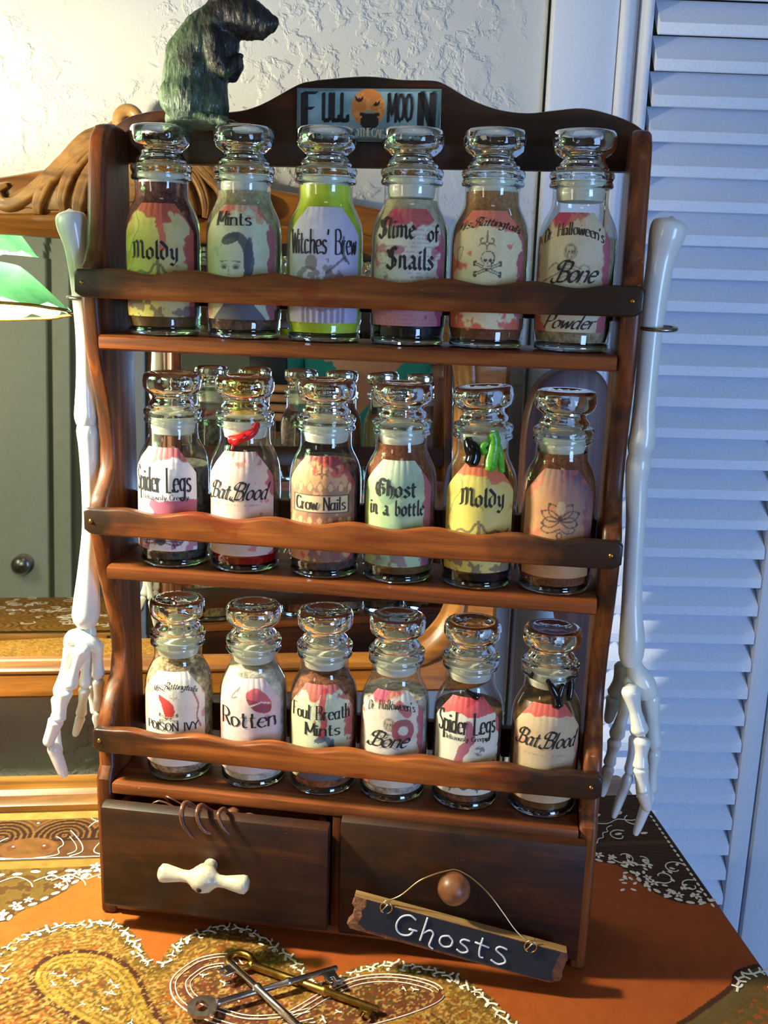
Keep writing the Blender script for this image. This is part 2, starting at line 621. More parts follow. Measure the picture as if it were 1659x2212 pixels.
# back wall: ends at the closet
struct(box('wall_back', (RX0 - .1, RY1, 0), (0.3790, RY1 + .1, RH), M['wall'], bev=0.002))
bm = bmesh.new()
bm_box(bm, (0.379, RY1 + .25, 0), (RX1 + .1, RY1 + .35, RH))
bm_box(bm, (0.379, RY1 - .0, 2.09), (RX1 + .1, RY1 + .10, RH))
struct(put_bm('wall_closet', bm, M['room'], smooth=False))
struct(box('baseboard_back', (RX0, RY1 - .012, 0), (0.377, RY1, 0.09), M['white'], bev=0.003))

# window on the right wall
win = struct(empty('window_1', (1.20, RY0 + .0, .61)))
bm = bmesh.new()
for lo, hi in (((-.30, -.06, 0), (-.27, .02, .90)), ((.27, -.06, 0), (.30, .02, .90)), ((-.27, -.06, 0), (.27, .02, .03)), ((-.27, -.06, .87), (.27, .02, .90)), ((-.27, -.05, .435), (.27, .01, .465))):
    bm_box(bm, lo, hi, 0.003)
put_bm('window_frame', bm, M['white'], win)
wg = NT('window_glass'); wg.bsdf((0.9, 0.95, 1.0), 0.0, None, Transmission_Weight=1.0, IOR=1.45)
put('pane', [(-.27, -.03, .03), (.27, -.03, .03), (.27, -.03, .87), (-.27, -.03, .87)], [(0, 1, 2, 3)], wg.m, win)

# closet: casing and louvred folding door
cl = struct(empty('door_1', (0, 0, 0)))
bm = bmesh.new()
bm_box(bm, (0.3805, 0.286, 0), (0.4415, 0.300, 2.12), 0.0015)
put_bm('casing_board', bm, M['white'], cl)
bm = bmesh.new()
bm_box(bm, (0.4420, 0.279, 0), (0.4525, 0.300, 2.10), 0.004, 3)
put_bm('casing_bead', bm, M['white'], cl)
bm = bmesh.new()
bm_box(bm, (0.4530, 0.288, 0), (0.4605, 0.300, 2.09), 0.001)
bm_box(bm, (0.4610, 0.272, 0), (0.4700, 0.300, 2.09), 0.004, 3)
put_bm('door_jamb', bm, M['white'], cl)
PS = -0.0874
dl = Matrix.Rotation(PS, 4, 'Z') @ Matrix.Translation((0, 0.3167, 0))
S0, S1 = 0.4475, 0.6010      # louvre field along the door


def leaf(s0, s1, first):
    """slats and stiles of one door leaf, in the door plane"""
    bm = bmesh.new()
    bm_box(bm, (s1, -0.012, 0.03), (s1 + 0.021, 0.018, 2.06), 0.003)
    put_bm('stile', bm, M['white'], cl).matrix_local = dl
    bm = bmesh.new()
    bm_box(bm, (s1 + 0.0225, -0.016, 0.03), (s1 + 0.060, 0.014, 2.06), 0.003)
    put_bm('stile', bm, M['white'], cl).matrix_local = dl
    for z0, z1 in ((0.03, 0.16), (1.965, 2.06)):
        bm = bmesh.new(); bm_box(bm, (s0, -0.012, z0), (s1 - .0005, 0.018, z1), 0.003)
        put_bm('rail', bm, M['white'], cl).matrix_local = dl
    # one slat: sloping face above, upright nosing below
    L = s0 + 0.0003; R = s1 - 0.0006
    pr = [(-0.0105, 0.0006), (-0.0105, 0.0098), (-0.0095, 0.0112), (0.0120, 0.0335), (0.0165, 0.0335), (0.0165, 0.0250), (-0.0040, 0.0012), (-0.0060, 0.0002), (-0.0098, 0.0)]
    bm = bmesh.new(); bm_prism(bm, pr, 0, L, R)
    base = put_bm('slat', bm, M['louver'], cl)
    me = base.data; top = 0.7199 + T; pitch = 0.0305
    k = 0; o = base
    for i in range(-38, 20):
        z = top + i * pitch
        if z < 0.165 or z > 1.94: continue
        if k > 0:
            o = base.copy(); COL.objects.link(o)
        o.matrix_local = dl @ Matrix.Translation((0, 0, z)); k += 1


leaf(S0, S1, True)
# second leaf beyond, plain edge of the opening
bm = bmesh.new(); bm_box(bm, (0.80, 0.272, 0), (0.90, 0.300, 2.12), 0.003)
put_bm('casing_board', bm, M['white'], cl)
bm = bmesh.new(); bm_box(bm, (0.664, -0.012, 0.03), (0.80, 0.014, 2.06), 0.003)
put_bm('door_panel', bm, M['white'], cl).matrix_local = dl
struct(box('trim_1', (0.9005, 0.288, 0), (RX1, 0.40, 2.09), M['room'], bev=0))

# the door seen in the mirror, at the far side of the room
d2 = struct(empty('door_2', (0, RY0, 0)))
box('door_panel', (-0.98, 0.0, 0.01), (-0.53, 0.035, 2.03), M['doorgreen'], d2, 0.003)
box('casing_board', (-0.515, 0.0, 0), (-0.465, 0.022, 2.10), M['doorgreen'], d2, 0.003)
lathe('knob', [(0, .062), (.018, .060), (.027, .050), (.028, .042), (.018, .030), (.009, .026), (.009, .008), (.030, .006), (.031, 0)],
      M['steel'], d2, 32, loc=(-0.600, 0.036, 0.755), rot=Matrix.Rotation(-PI / 2, 3, 'X'))
t1 = struct(box('trim_2', (-0.285, RY0, 0), (-0.243, RY0 + .05, RH), M['white'], bev=0.004))
t2 = struct(box('trim_3', (-0.235, RY0, 0), (-0.165, RY0 + .03, RH), M['oak'], bev=0.004))

# ceiling light the lamp light belongs to
cf = empty('ceiling_light', (0.12, -1.35, RH)); tag(cf, 'square white ceiling light behind the photographer, out of the picture', 'light')
lm = NT('lit_diffuser'); e = lm.n('ShaderNodeEmission'); e.inputs[0].default_value = (1, 0.88, 0.7, 1); e.inputs[1].default_value = 1.0; lm.l(e.outputs[0], lm.out.inputs[0])
bm = bmesh.new()
for lo, hi in (((-.2, -.2, -.03), (.2, -.18, 0)), ((-.2, .18, -.03), (.2, .2, 0)), ((-.2, -.18, -.03), (-.18, .18, 0)), ((.18, -.18, -.03), (.2, .18, 0))): bm_box(bm, lo, hi, .002)
put_bm('frame', bm, M['white'], cf)
box('diffuser', (-.179, -.179, -.022), (.179, .179, -.001), lm.m, cf, 0)

# ================================================================== DRESSER, CLOTH
dr = empty('dresser', (0, 0, 0))
tag(dr, 'golden oak dresser with wooden back ledge under a paisley cloth', 'dresser')
box('dresser_top', (-0.80, -0.300, T - 0.032), (0.472, 0.196, T - 0.0016), M['oaktop'], dr, 0.004)
prism('back_ledge', [(0.1545, -0.0012), (0.1545, 0.0045), (0.158, 0.0075), (0.166, 0.0085), (0.170, 0.0125), (0.1955, 0.0125), (0.1955, -0.0012)], 0, -0.79, 0.300, M['oaktop'], dr).location = (0, 0, T)
bm = bmesh.new(); bm_box(bm, (-0.77, -0.270, 0.06), (0.455, 0.190, T - 0.0325), 0.003)
put_bm('carcass', bm, M['oaktop'], dr)
for i, z0 in enumerate((0.10, 0.33, 0.56)):
    for x0, x1 in ((-0.75, -0.165), (-0.155, 0.43)):
        d = box('drawer', (x0, -0.290, z0), (x1, -0.2705, z0 + 0.19), M['oak'], dr, 0.004)
        lathe('knob', [(0, .024), (.010, .022), (.013, .015), (.006, .008), (.006, 0)], M['brass'], d, 20,
              loc=((x0 + x1) / 2, -0.2895, z0 + .095), rot=Matrix.Rotation(PI / 2, 3, 'X'))
for x in (-0.75, 0.40):
    for y in (-0.255, 0.14):
        box('foot', (x, y, 0), (x + .045, y + .045, .0598), M['oak'], dr, 0.004)

TC = T - 0.0010
# --- paisley scarf ----------------------------------------------------
U0, U1, V0, V1 = -0.42, 0.4760, -0.304, 0.1530
NX, NY = 820, 420
gu = np.linspace(U0, U1, NX); gv = np.linspace(V0, V1, NY)
GU, GV = np.meshgrid(gu, gv)


def L3(r, g, b): return np.array(lin(r, g, b))


C_or = L3(190, 104, 38); C_or2 = L3(172, 86, 32); C_br = L3(64, 32, 20); C_gold = L3(160, 112, 44); C_ol = L3(112, 84, 36)
C_rose = L3(122, 60, 44); C_dk = L3(44, 24, 18)
paisley_big = c2([(0.066, -0.142), (0.0449, -0.0916), (0.0344, -0.0677), (0.0161, -0.0494), (-0.0026, -0.0421), (-0.023, -0.0441), (-0.0332, -0.0557), (-0.0338, -0.0699), (-0.0236, -0.0866), (-0.0022, -0.1055), (0.030, -0.128)], 6, True)
paisley_mid = c2([(0.165, -0.118), (0.128, -0.098), (0.112, -0.070), (0.1002, -0.0528), (0.0808, -0.054), (0.0686, -0.063), (0.0603, -0.0767), (0.0624, -0.0929), (0.072, -0.1067), (0.0846, -0.1162), (0.11, -0.128), (0.14, -0.128)], 6, True)
paisley_r = c2([(0.128, -0.124), (0.150, -0.103), (0.1704, -0.0886), (0.1871, -0.0811), (0.2066, -0.0795), (0.226, -0.0835), (0.243, -0.093), (0.247, -0.105), (0.236, -0.116), (0.205, -0.128), (0.165, -0.136)], 6, True)
paisley_fr = c2([(0.56, -0.085), (0.50, -0.088), (0.4599, -0.0958), (0.4458, -0.1116), (0.4087, -0.136), (0.3925, -0.150), (0.40, -0.19), (0.46, -0.21), (0.55, -0.19)], 6, True)
scal = c2([(-0.12, -0.075), (-0.0934, -0.052), (-0.0634, -0.0337), (-0.0534, -0.0215), (-0.0392, -0.0118), (-0.0168, -0.0078), (0.0099, -0.0069), (0.029, -0.0245), (0.0475, -0.058), (0.0569, -0.0396), (0.0723, -0.0248), (0.0888, -0.0178), (0.1093, -0.0208), (0.1298, -0.0394), (0.1492, -0.0638), (0.1612, -0.0863), (0.1743, -0.0802), (0.1912, -0.0717), (0.2145, -0.0684), (0.2401, -0.0752), (0.2607, -0.0888), (0.2762, -0.1085), (0.2868, -0.1312), (0.31, -0.16), (0.34, -0.17), (0.38, -0.150)], 5)
zone = scal + [(0.40, -0.31), (-0.43, -0.31), (-0.43, -0.10)]
back_edge = c2([(-0.42, 0.012), (-0.34, 0.040), (-0.28, 0.020), (-0.20, 0.050), (-0.13, 0.000), (-0.0706, -0.0041), (-0.0598, 0.0063), (-0.0336, 0.0278), (-0.0117, 0.0544), (0.03, 0.058), (0.08, 0.030), (0.14, 0.058), (0.20, 0.030), (0.26, 0.055), (0.32, 0.030), (0.36, 0.050), (0.4038, 0.0445), (0.4195, 0.0335), (0.4300, 0.0036), (0.4515, -0.0164), (0.48, -0.0150)], 5)
zback = back_edge + [(0.48, 0.16), (-0.43, 0.16)]


def contour(d, per, w): return (np.abs((d / per) % 1.0 - 0.5) < w)


jit = fbm(GU * 160, GV * 160, 3, 5)
base = C_or[None, None] * (1 - 0.0) + 0 * GU[..., None]
k = fbm(GU * 14, GV * 14, 3, 2)[..., None]
base = C_or * (1 - k) + C_or2 * k
k = np.clip((GU - 0.02) / 0.10, 0, 1)[..., None] * 0.75      # amber to rust shift, lamp light from the left put into the ground colour
base = base * (1 - k) + (L3(150, 70, 30)) * k
base *= (0.84 + 0.24 * jit)[..., None]
# fringe of the figured zones
Z1 = inpoly(GU, GV, zone); d1 = dline(GU, GV, scal)
dd = d1 + 0.0022 * (jit - 0.5)
col = base.copy()


def blend(mask, c, a=1.0):
    global col
    m = mask[..., None] * a
    col = col * (1 - m) + c * m


blend(Z1, C_gold * (0.7 + 0.6 * fbm(GU * 60, GV * 60, 3, 8))[..., None])
blend(Z1 & (d1 < 0.012), C_ol * (0.55 + 0.9 * jit)[..., None], 0.85)
for per, lo, hi, c in ((0.0034, 0.012, 0.040, C_ol), (0.0050, 0.040, 0.09, C_br)):
    blend(Z1 & contour(dd, per, 0.22) & (d1 > lo) & (d1 < hi), c, 0.75)
blend(Z1 & (jit > 0.60) & (d1 > 0.02), C_or2, 0.5)
for P, inner, ringc in ((paisley_big, L3(176, 132, 48), L3(78, 40, 24)), (paisley_mid, C_rose, L3(150, 84, 44)), (paisley_r, C_rose, C_gold), (paisley_fr, L3(96, 78, 46), L3(70, 40, 24))):
    I = inpoly(GU, GV, P); dp = dline(GU, GV, P, True)
    blend(I, inner * (0.75 + 0.5 * jit)[..., None])
    dj = dp + 0.0018 * (jit - 0.5)
    blend(I & contour(dj, 0.0042, 0.16) & (dp > 0.005), C_ol * 0.8, 0.8)
    blend(I & (dp > 0.013) & (fbm(GU * 330, GV * 330, 3, 3) > 0.52), C_ol * 0.7, 0.8)
    blend(I & (dp > 0.016) & (fbm(GU * 380, GV * 380, 3, 9) > 0.60), L3(150, 74, 30), 0.8)
    blend((dp < 0.0021), ringc)
col *= (0.62 + 0.40 * fbm(GU * 420, GV * 420, 2, 21) * Z1 + .38 * (1 - Z1))[..., None]
blend(Z1 & (fbm(GU * 430 + 3 * jit, GV * 430, 3, 22) > .58), C_br, 0.42)
blend(Z1 & (fbm(GU * 560, GV * 560, 3, 23) > .62), L3(206, 168, 96), 0.5)
ZB = inpoly(GU, GV, zback); db = dline(GU, GV, back_edge)
blend(ZB, C_ol * (0.6 + 0.8 * jit)[..., None])
blend(ZB & (jit > 0.55), C_br, 0.7)
rt = np.clip((GU - 0.34) / 0.05, 0, 1)
blend(ZB & (rt > 0.5), L3(66, 46, 34) * (0.6 + 0.7 * jit)[..., None], 0.85)  # right border turned darker brown, its shade put into the cloth colour
# ordered bands and fans of the back hem
for v0, v1, c in ((0.0655, 0.0760, L3(150, 116, 56)), (0.076, 0.078, L3(90, 60, 30)), (0.141, 0.153, L3(176, 140, 74))):
    blend((GV > v0) & (GV < v1) & (GU < 0.36), c * (0.7 + 0.6 * jit)[..., None], 0.85)
band = (GV >= 0.079) & (GV < 0.141) & (GU < 0.36)
rep = 0.1000
ph = ((GU + 0.0725 + rep / 2) % rep) - rep / 2
blend(band, L3(92, 58, 32) * (0.6 + 0.8 * jit)[..., None])
r1 = np.hypot(np.abs(ph) - 0.026, (GV - 0.113) * 1.0)
blend(band & (r1 < 0.026) & (GV > 0.104), C_dk, 0.9)
blend(band & contour(r1 + 0.001 * jit, 0.0048, 0.17) & (GV > 0.108), L3(134, 92, 50), 0.8)
blend(band & (np.hypot(ph / 1.5, GV - 0.095) < 0.016), L3(120, 78, 40) * (0.6 + 0.8 * jit)[..., None], 0.9)
blend(band & (np.hypot(np.abs(ph) - 0.014, (GV - 0.096)) < 0.0042), L3(104, 52, 32), 0.8)
# right hem: rows parallel to the edge
hem = (GU > 0.395) & ZB
blend(hem & contour(GV + GU * 0.25 + 0.001 * jit, 0.0052, 0.15), L3(40, 26, 20), 0.7)
for a in (0.072, 0.107):
    blend(hem & (np.abs(GV - a) < 0.003), L3(92, 66, 46), 0.6)
wv = 0.0004 * np.sin(GU * 38 + 1.3) + 0.0003 * np.sin(GV * 60)
zz = np.clip(wv + 0.0002, 0, 0.001)
ver = np.stack([GU, GV, np.full_like(GU, TC) + zz * 0.4], -1).reshape(-1, 3)
idx = np.arange(NX * NY).reshape(NY, NX)
fa = np.stack([idx[:-1, :-1], idx[:-1, 1:], idx[1:, 1:], idx[1:, :-1]], -1).reshape(-1, 4)
# overhang on the right and in front
n0 = len(ver); cc = col.reshape(-1, 3)
hang = [(0.0022, -0.0016), (0.0035, -0.006), (0.0038, -0.03), (0.0040, -0.10)]
extra = []; ecol = []; ef = []
prev = list(idx[:, -1])
for dx, dz in hang:
    row = []
    for j in range(NY):
        row.append(n0 + len(extra)); extra.append((U1 + dx, gv[j], TC + dz)); ecol.append(cc[idx[j, -1]])
    for j in range(NY - 1): ef.append((prev[j], row[j], row[j + 1], prev[j + 1]))
    prev = row
prev = list(idx[0, :])
for dx, dz in hang:
    row = []
    for j in range(NX):
        row.append(n0 + len(extra)); extra.append((gu[j], V0 - dx, TC + dz)); ecol.append(cc[idx[0, j]])
    for j in range(NX - 1): ef.append((prev[j + 1], row[j + 1], row[j], prev[j]))
    prev = row
ver = np.vstack([ver, np.array(extra)]); cc = np.vstack([cc, np.array(ecol)])
scarf = put('table_scarf', ver.tolist(), fa.tolist() + ef, M['scarf'], None, True, cols=np.clip(cc, 0, 1))
tag(scarf, 'orange and brown paisley scarf with white stitching spread over the dresser top', 'cloth')

# white embroidery: thin raised stitches
EV = []; EF = []


def ribbon2(pts, w, z=0.0009):
    P = [Vector((p[0], p[1], 0)) for p in pts]
    if len(P) < 2: return
    n = len(P)
    for i, p in enumerate(P):
        t = (P[min(i + 1, n - 1)] - P[max(i - 1, 0)])
        if t.length < 1e-9: t = Vector((1, 0, 0))
        t.normalize(); s = Vector((-t.y, t.x, 0)) * w / 2
        for q, h in ((p - s, 0.0003), (p, z), (p + s, 0.0003)):
            EV.append((q.x, q.y, TC + h + 0.0002))
    b = len(EV) - 3 * n
    for i in range(n - 1):
        for k in range(2):
            a = b + 3 * i + k; EF.append((a, a + 3, a + 4, a + 1))


def offs(poly, d):
    """offset of a closed outline, inward for positive d"""
    c = Vector((sum(p[0] for p in poly) / len(poly), sum(p[1] for p in poly) / len(poly)))
    out = []; n = len(poly)
    for i in range(n):
        t = Vector(poly[(i + 1) % n]) - Vector(poly[i - 1]); t.normalize()
        nn = Vector((-t.y, t.x)); p = Vector(poly[i])
        if nn.dot(c - p) < 0: nn = -nn
        out.append(tuple(p + nn * d))
    return out


rr = random.Random(3)


def sprig(x, y, a, s):
    """little three-armed stitch with curls"""
    for k, ln in ((0, 1.0), (2.2, 0.8), (-2.2, 0.8)):
        q = [(x, y)]
        aa = a + k + rr.uniform(-.3, .3)
        for j in range(1, 4):
            aa += rr.uniform(-.5, .5)
            q.append((q[-1][0] + math.cos(aa) * s * ln / 3, q[-1][1] + math.sin(aa) * s * ln / 3))
        ribbon2(c2(q, 3), s * 0.30)


def along(pts, step):
    L = 0; out = []; nxt = 0
    for a, b in zip(pts, pts[1:]):
        d = math.hypot(b[0] - a[0], b[1] - a[1])
        while nxt <= L + d:
            t = (nxt - L) / max(d, 1e-9)
            out.append((a[0] + (b[0] - a[0]) * t, a[1] + (b[1] - a[1]) * t, math.atan2(b[1] - a[1], b[0] - a[0])))
            nxt += step
        L += d
    return out


for x, y, a in along(scal, 0.0082):
    sprig(x - math.sin(a) * -0.0045 * rr.uniform(.5, 1.2), y - math.cos(a) * 0.0045 * rr.uniform(.5, 1.2), a + rr.uniform(-1, 1), rr.uniform(0.0045, 0.0065))
mm = paisley_mid[:]
n_ = len(mm)
for d, w in ((0.0002, 0.0011), (0.0036, 0.0008), (0.0105, 0.0009), (0.0135, 0.0007)):
    o_ = offs(mm, d); ribbon2(o_[int(n_ * .18):int(n_ * .98)], w)
mr = paisley_r
for d, w in ((0.0020, 0.0009), (0.0052, 0.0008), (0.0095, 0.0006)):
    o_ = offs(mr, d); ribbon2(o_[2:int(len(mr) * .62)], w)
ribbon2(offs(mr, 0.002)[int(len(mr) * .66):-2], 0.0007)
# motifs inside the paisleys
for P, n in ((paisley_big, 13), (paisley_mid, 5), (paisley_r, 5), (paisley_fr, 14)):
    cx = [p[0] for p in P]; cy = [p[1] for p in P]; c = 0; tries = 0
    XX = np.array([0.0])
    while c < n and tries < 500:
        tries += 1
        x = rr.uniform(min(cx), max(cx)); y = rr.uniform(min(cy), max(cy))
        if inpoly(np.array([x]), np.array([y]), P)[0] and dline(np.array([x]), np.array([y]), P, True)[0] > 0.011:
            sprig(x, y, rr.uniform(0, 6.28), rr.uniform(.0028, .0045)); c += 1
for x, y, a in along(c2([(-0.0336, -0.0557), (-0.0336, -0.07), (-0.05, -0.10), (-0.06, -0.13)], 4), 0.012): sprig(x - 0.02, y, a, 0.0055)
for x, y, a in along(paisley_fr[:18], 0.007): sprig(x, y - 0.006, a, 0.006)


def blob(x, y, rx, ry, a):
    b = len(EV); n = 8
    EV.append((x, y, TC + 0.0013))
    for k in range(n):
        t = 2 * PI * k / n; px = math.cos(t) * rx; py = math.sin(t) * ry
        EV.append((x + px * math.cos(a) - py * math.sin(a), y + px * math.sin(a) + py * math.cos(a), TC + 0.0004))
    for k in range(n): EF.append((b, b + 1 + k, b + 1 + (k + 1) % n))


def petals(x, y, s, n=5):
    a0 = rr.uniform(0, 6)
    for k in range(n):
        a = a0 + k * 2 * PI / n
        blob(x + math.cos(a) * s * .62, y + math.sin(a) * s * .62, s * .5, s * .27, a)


for x, y, a in along(scal, 0.0125):
    o_ = rr.uniform(.0055, .0095); xx_, yy_ = x + math.sin(a) * o_, y - math.cos(a) * o_
    if rr.random() < .6: blob(xx_, yy_, rr.uniform(.0016, .0030), rr.uniform(.0009, .0015), a + rr.uniform(-1, 1))
    else:
        s = rr.uniform(.0022, .0034); ribbon2(c2([(xx_ + s * math.cos(t + a) * (1 - t / 9), yy_ + s * math.sin(t + a) * (1 - t / 9)) for t in np.linspace(0, 4.8, 8)], 2), .0009)
for x, y, a in along(back_edge, 0.0098):
    oy = rr.uniform(.001, .004)
    blob(x + math.sin(a) * -oy, y + math.cos(a) * oy, 0.0036, 0.0019, a + rr.uniform(-.4, .4))
    if rr.random() < .75: petals(x - math.sin(a) * 0.010, y + math.cos(a) * 0.010, rr.uniform(.0035, .0052))
for u_ in np.arange(-0.41, 0.34, 0.0135):
    blob(u_, 0.058 + rr.uniform(-.002, .002), .0042, .0021, rr.uniform(-.3, .3))
    if rr.random() < .5:
        s = .005; ribbon2(c2([(u_ + s * math.cos(t) * (1 - t / 9), .050 + s * math.sin(t) * (1 - t / 9)) for t in np.linspace(0, 5.6, 9)], 2), .0011)
    if rr.random() < .5: ribbon2(c2([(u_ - .012, .046), (u_, .053), (u_ + .012, .046), (u_ + .016, .038)], 3), .0010)
ribbon2([(x, 0.0785) for x in np.linspace(-0.42, 0.36, 60)], .0008)
for k in range(-4, 5):
    c = -0.0725 + k * rep
    if c > 0.34: continue
    for sg in (-1, 1):
        ribbon2(c2([(c + sg * x, y) for x, y in ((.036, .080), (.045, .086), (.043, .098), (.034, .114), (.030, .120))], 4), .0010)
        ribbon2(c2([(c + sg * x, y) for x, y in ((.034, .083), (.040, .088), (.038, .098), (.031, .110))], 4), .0007)
        ribbon2(c2([(c + sg * x, y) for x, y in ((.008, .079), (.026, .083), (.025, .092), (.028, .098), (.025, .106), (.020, .111))], 4), .0009)
        blob(c + sg * .0125, .0975, .0012, .0012, 0)
        ribbon2(c2([(c + sg * x, y) for x, y in ((.044, .139), (.052, .132), (.056, .124))], 3), .0009)
    blob(c, .134, .0014, .0014, 0)
# right hem scrolls
for (x, y, s, a) in ((0.462, 0.031, .011, 0.2), (0.438, 0.046, .012, 2.5), (0.466, 0.006, .009, 1.0), (0.447, 0.020, .010, 4.0), (0.425, 0.050, .011, 3.4), (0.432, 0.083, .010, 0.8), (0.455, 0.107, .010, 2.0)):
    ribbon2(c2([(x + s * math.cos(a + t) * (1 - t / 7.5), y + s * math.sin(a + t) * (1 - t / 7.5)) for t in np.linspace(0, 5.2, 10)], 3), .0011)
for i in range(46):
    x = rr.uniform(.408, .470); y = rr.uniform(0.0, .058) - (x - .408) * .32
    blob(x, y, .0026, .0014, rr.uniform(0, 3))
for x, y in ((0.4105, 0.087), (0.4325, 0.086), (0.424, 0.118), (0.446, 0.121), (0.456, 0.086)): blob(x, y, .0036, .0018, rr.uniform(0, 1))
ribbon2(c2([(0.404, .070), (.409, .073), (.412, .079), (.417, .081), (.419, .088), (.424, .090), (.425, .096), (.431, .100)], 3), .0009)
ribbon2(c2([(0.405, .098), (.415, .104), (.428, .103), (.440, .110), (.452, .107), (.464, .112)], 3), .0009)
for y in np.arange(-0.02, 0.15, 0.007): blob(0.4725, y, .0012, .0026, 0)
emb = put('embroidery', EV, EF, M['thread'], scarf, True)
emb['kind'] = 'stuff'

# ================================================================== DRESSER MIRROR
mir = empty('dresser_mirror', (0.008, 0.2567, 0.30 + T))
mir.rotation_euler = (math.radians(-4.966), 0, 0)     # leans back
tag(mir, 'golden oak framed mirror with carved leaf crest standing behind the rack', 'mirror')


def sym(h): return h + [(-x, z) for x, z in reversed(h)]


outer = c2([(0.0, 0.262), (0.06, 0.256), (0.12, 0.244), (0.18, 0.236), (0.234, 0.227)], 6) + c2([(0.234, 0.227), (0.256, 0.212), (0.266, 0.180), (0.282, 0.153), (0.310, 0.143), (0.340, 0.128), (0.3445, 0.100)], 5) + [(0.3435, 0.0), (0.3400, -0.14), (0.3385, -0.205), (0.334, -0.220), (0.318, -0.2270), (0.0, -0.2270)]
inner = c2([(0.0, 0.1965), (0.06, 0.1955), (0.12, 0.1975), (0.18, 0.196), (0.222, 0.184), (0.243, 0.155), (0.262, 0.128), (0.285, 0.108), (0.2935, 0.075)], 6) + [(0.2935, 0.0), (0.2935, -0.110)] + c2([(0.2935, -0.110), (0.288, -0.145), (0.270, -0.170), (0.240, -0.1900)], 4) + [(0.12, -0.1900), (0.0, -0.1900)]


def ring_sample(half, n=200):
    """full symmetric outline sampled by angle about a centre"""
    full = half + [(-x, z) for x, z in reversed(half)][1:-1]
    out = []; m = len(full)
    for k in range(n):
        a = 2 * PI * k / n; d = (math.sin(a), math.cos(a)); best = None
        for i in range(m):
            x1, y1 = full[i]; x2, y2 = full[(i + 1) % m]
            ex, ey = x2 - x1, y2 - y1; den = d[0] * ey - d[1] * ex
            if abs(den) < 1e-12: continue
            t = (x1 * ey - y1 * ex) / den; s = (x1 * d[1] - y1 * d[0]) / den
            if t > 0 and -1e-6 <= s <= 1 + 1e-6 and (best is None or t > best): best = t
        out.append((d[0] * best, d[1] * best))
    return out


NR = 260
RO, RI = ring_sample(outer, NR), ring_sample(inner, NR)
prof = [(0.0, 0.0000), (0.0, -0.0015), (0.05, -0.0022), (0.08, -0.0032), (0.13, -0.0070), (0.20, -0.0105), (0.27, -0.0118), (0.33, -0.0112), (0.37, -0.0090), (0.90, -0.0120), (0.965, -0.0105), (1.0, -0.006), (1.0, 0.016), (0.0, 0.016)]
V = []; F = []
for t, y in prof:
    for (xo, zo), (xi, zi) in zip(RO, RI): V.append((xi + (xo - xi) * t, y, zi + (zo - zi) * t))
NPF = len(prof)
for p in range(NPF):
    q = (p + 1) % NPF
    for k in range(NR):
        k2 = (k + 1) % NR; F.append((p * NR + k, p * NR + k2, q * NR + k2, q * NR + k))
fr = put('frame', V, F, M['oak'], mir, True)
fr.data.set_sharp_from_angle(angle=math.radians(30))
# glass with a ground bevel all round
V = []; F = []
RB = [(x * (1 - .018 / math.hypot(x, z) * 1.15), z * (1 - .018 / math.hypot(x, z) * 1.15)) for x, z in RI]
for x, z in RI: V.append((x * 1.004, 0.0015, z * 1.004))
for x, z in RB: V.append((x, 0.0010, z))
V.append((0, 0.0010, 0)); c = len(V) - 1
bev = [(k, (k + 1) % NR, NR + (k + 1) % NR, NR + k) for k in range(NR)]
gl = put('glass', V[NR:], [(k, (k + 1) % NR, NR) for k in range(NR)], M['mirror'], mir)
bv = put('glass_bevel', V[:2 * NR], bev, M['mirror'], mir)
box('backing', (-0.30, 0.0045, -0.185), (0.30, 0.0150, 0.10), M['oakv'], mir, 0)
# carved crest: scroll and acanthus leaves


def leaf_vf(pts, wid, th=0.010, y0=-0.014):
    """gouged leaf: centre line pts (x,z), widths; ridge-and-channel section"""
    P = crom([(a, 0, b) for a, b in pts], 5); W = crom([(a, 0, 0) for a in wid], 5)
    V = []; F = []; n = len(P); sec = [(-1, 0.0), (-.86, .62), (-.45, 1.0), (0.0, .55), (.45, .95), (.86, .55), (1, 0.0)]
    for i, p in enumerate(P):
        t = (P[min(i + 1, n - 1)] - P[max(i - 1, 0)]).normalized(); s = Vector((-t.z, 0, t.x))
        wd = max(W[i].x, .0004)
        for a, h in sec: V.append(p + s * a * wd + Vector((0, y0 - th * h * min(1, wd / .005), 0)))
    m = len(sec)
    for i in range(n - 1):
        for k in range(m - 1): F.append((i * m + k, i * m + k + 1, (i + 1) * m + k + 1, (i + 1) * m + k))
    for e in (0, n - 1):
        F.append([e * m + k for k in range(m)])
    # back
    b = len(V)
    for i in range(n):
        V.append(Vector((V[i * m].x, y0 + .008, V[i * m].z))); V.append(Vector((V[i * m + m - 1].x, y0 + .008, V[i * m + m - 1].z)))
    for i in range(n - 1):
        F.append((i * m, (i + 1) * m, b + 2 * i + 2, b + 2 * i)); F.append((i * m + m - 1, b + 2 * i + 1, b + 2 * i + 3, (i + 1) * m + m - 1))
    return V, F


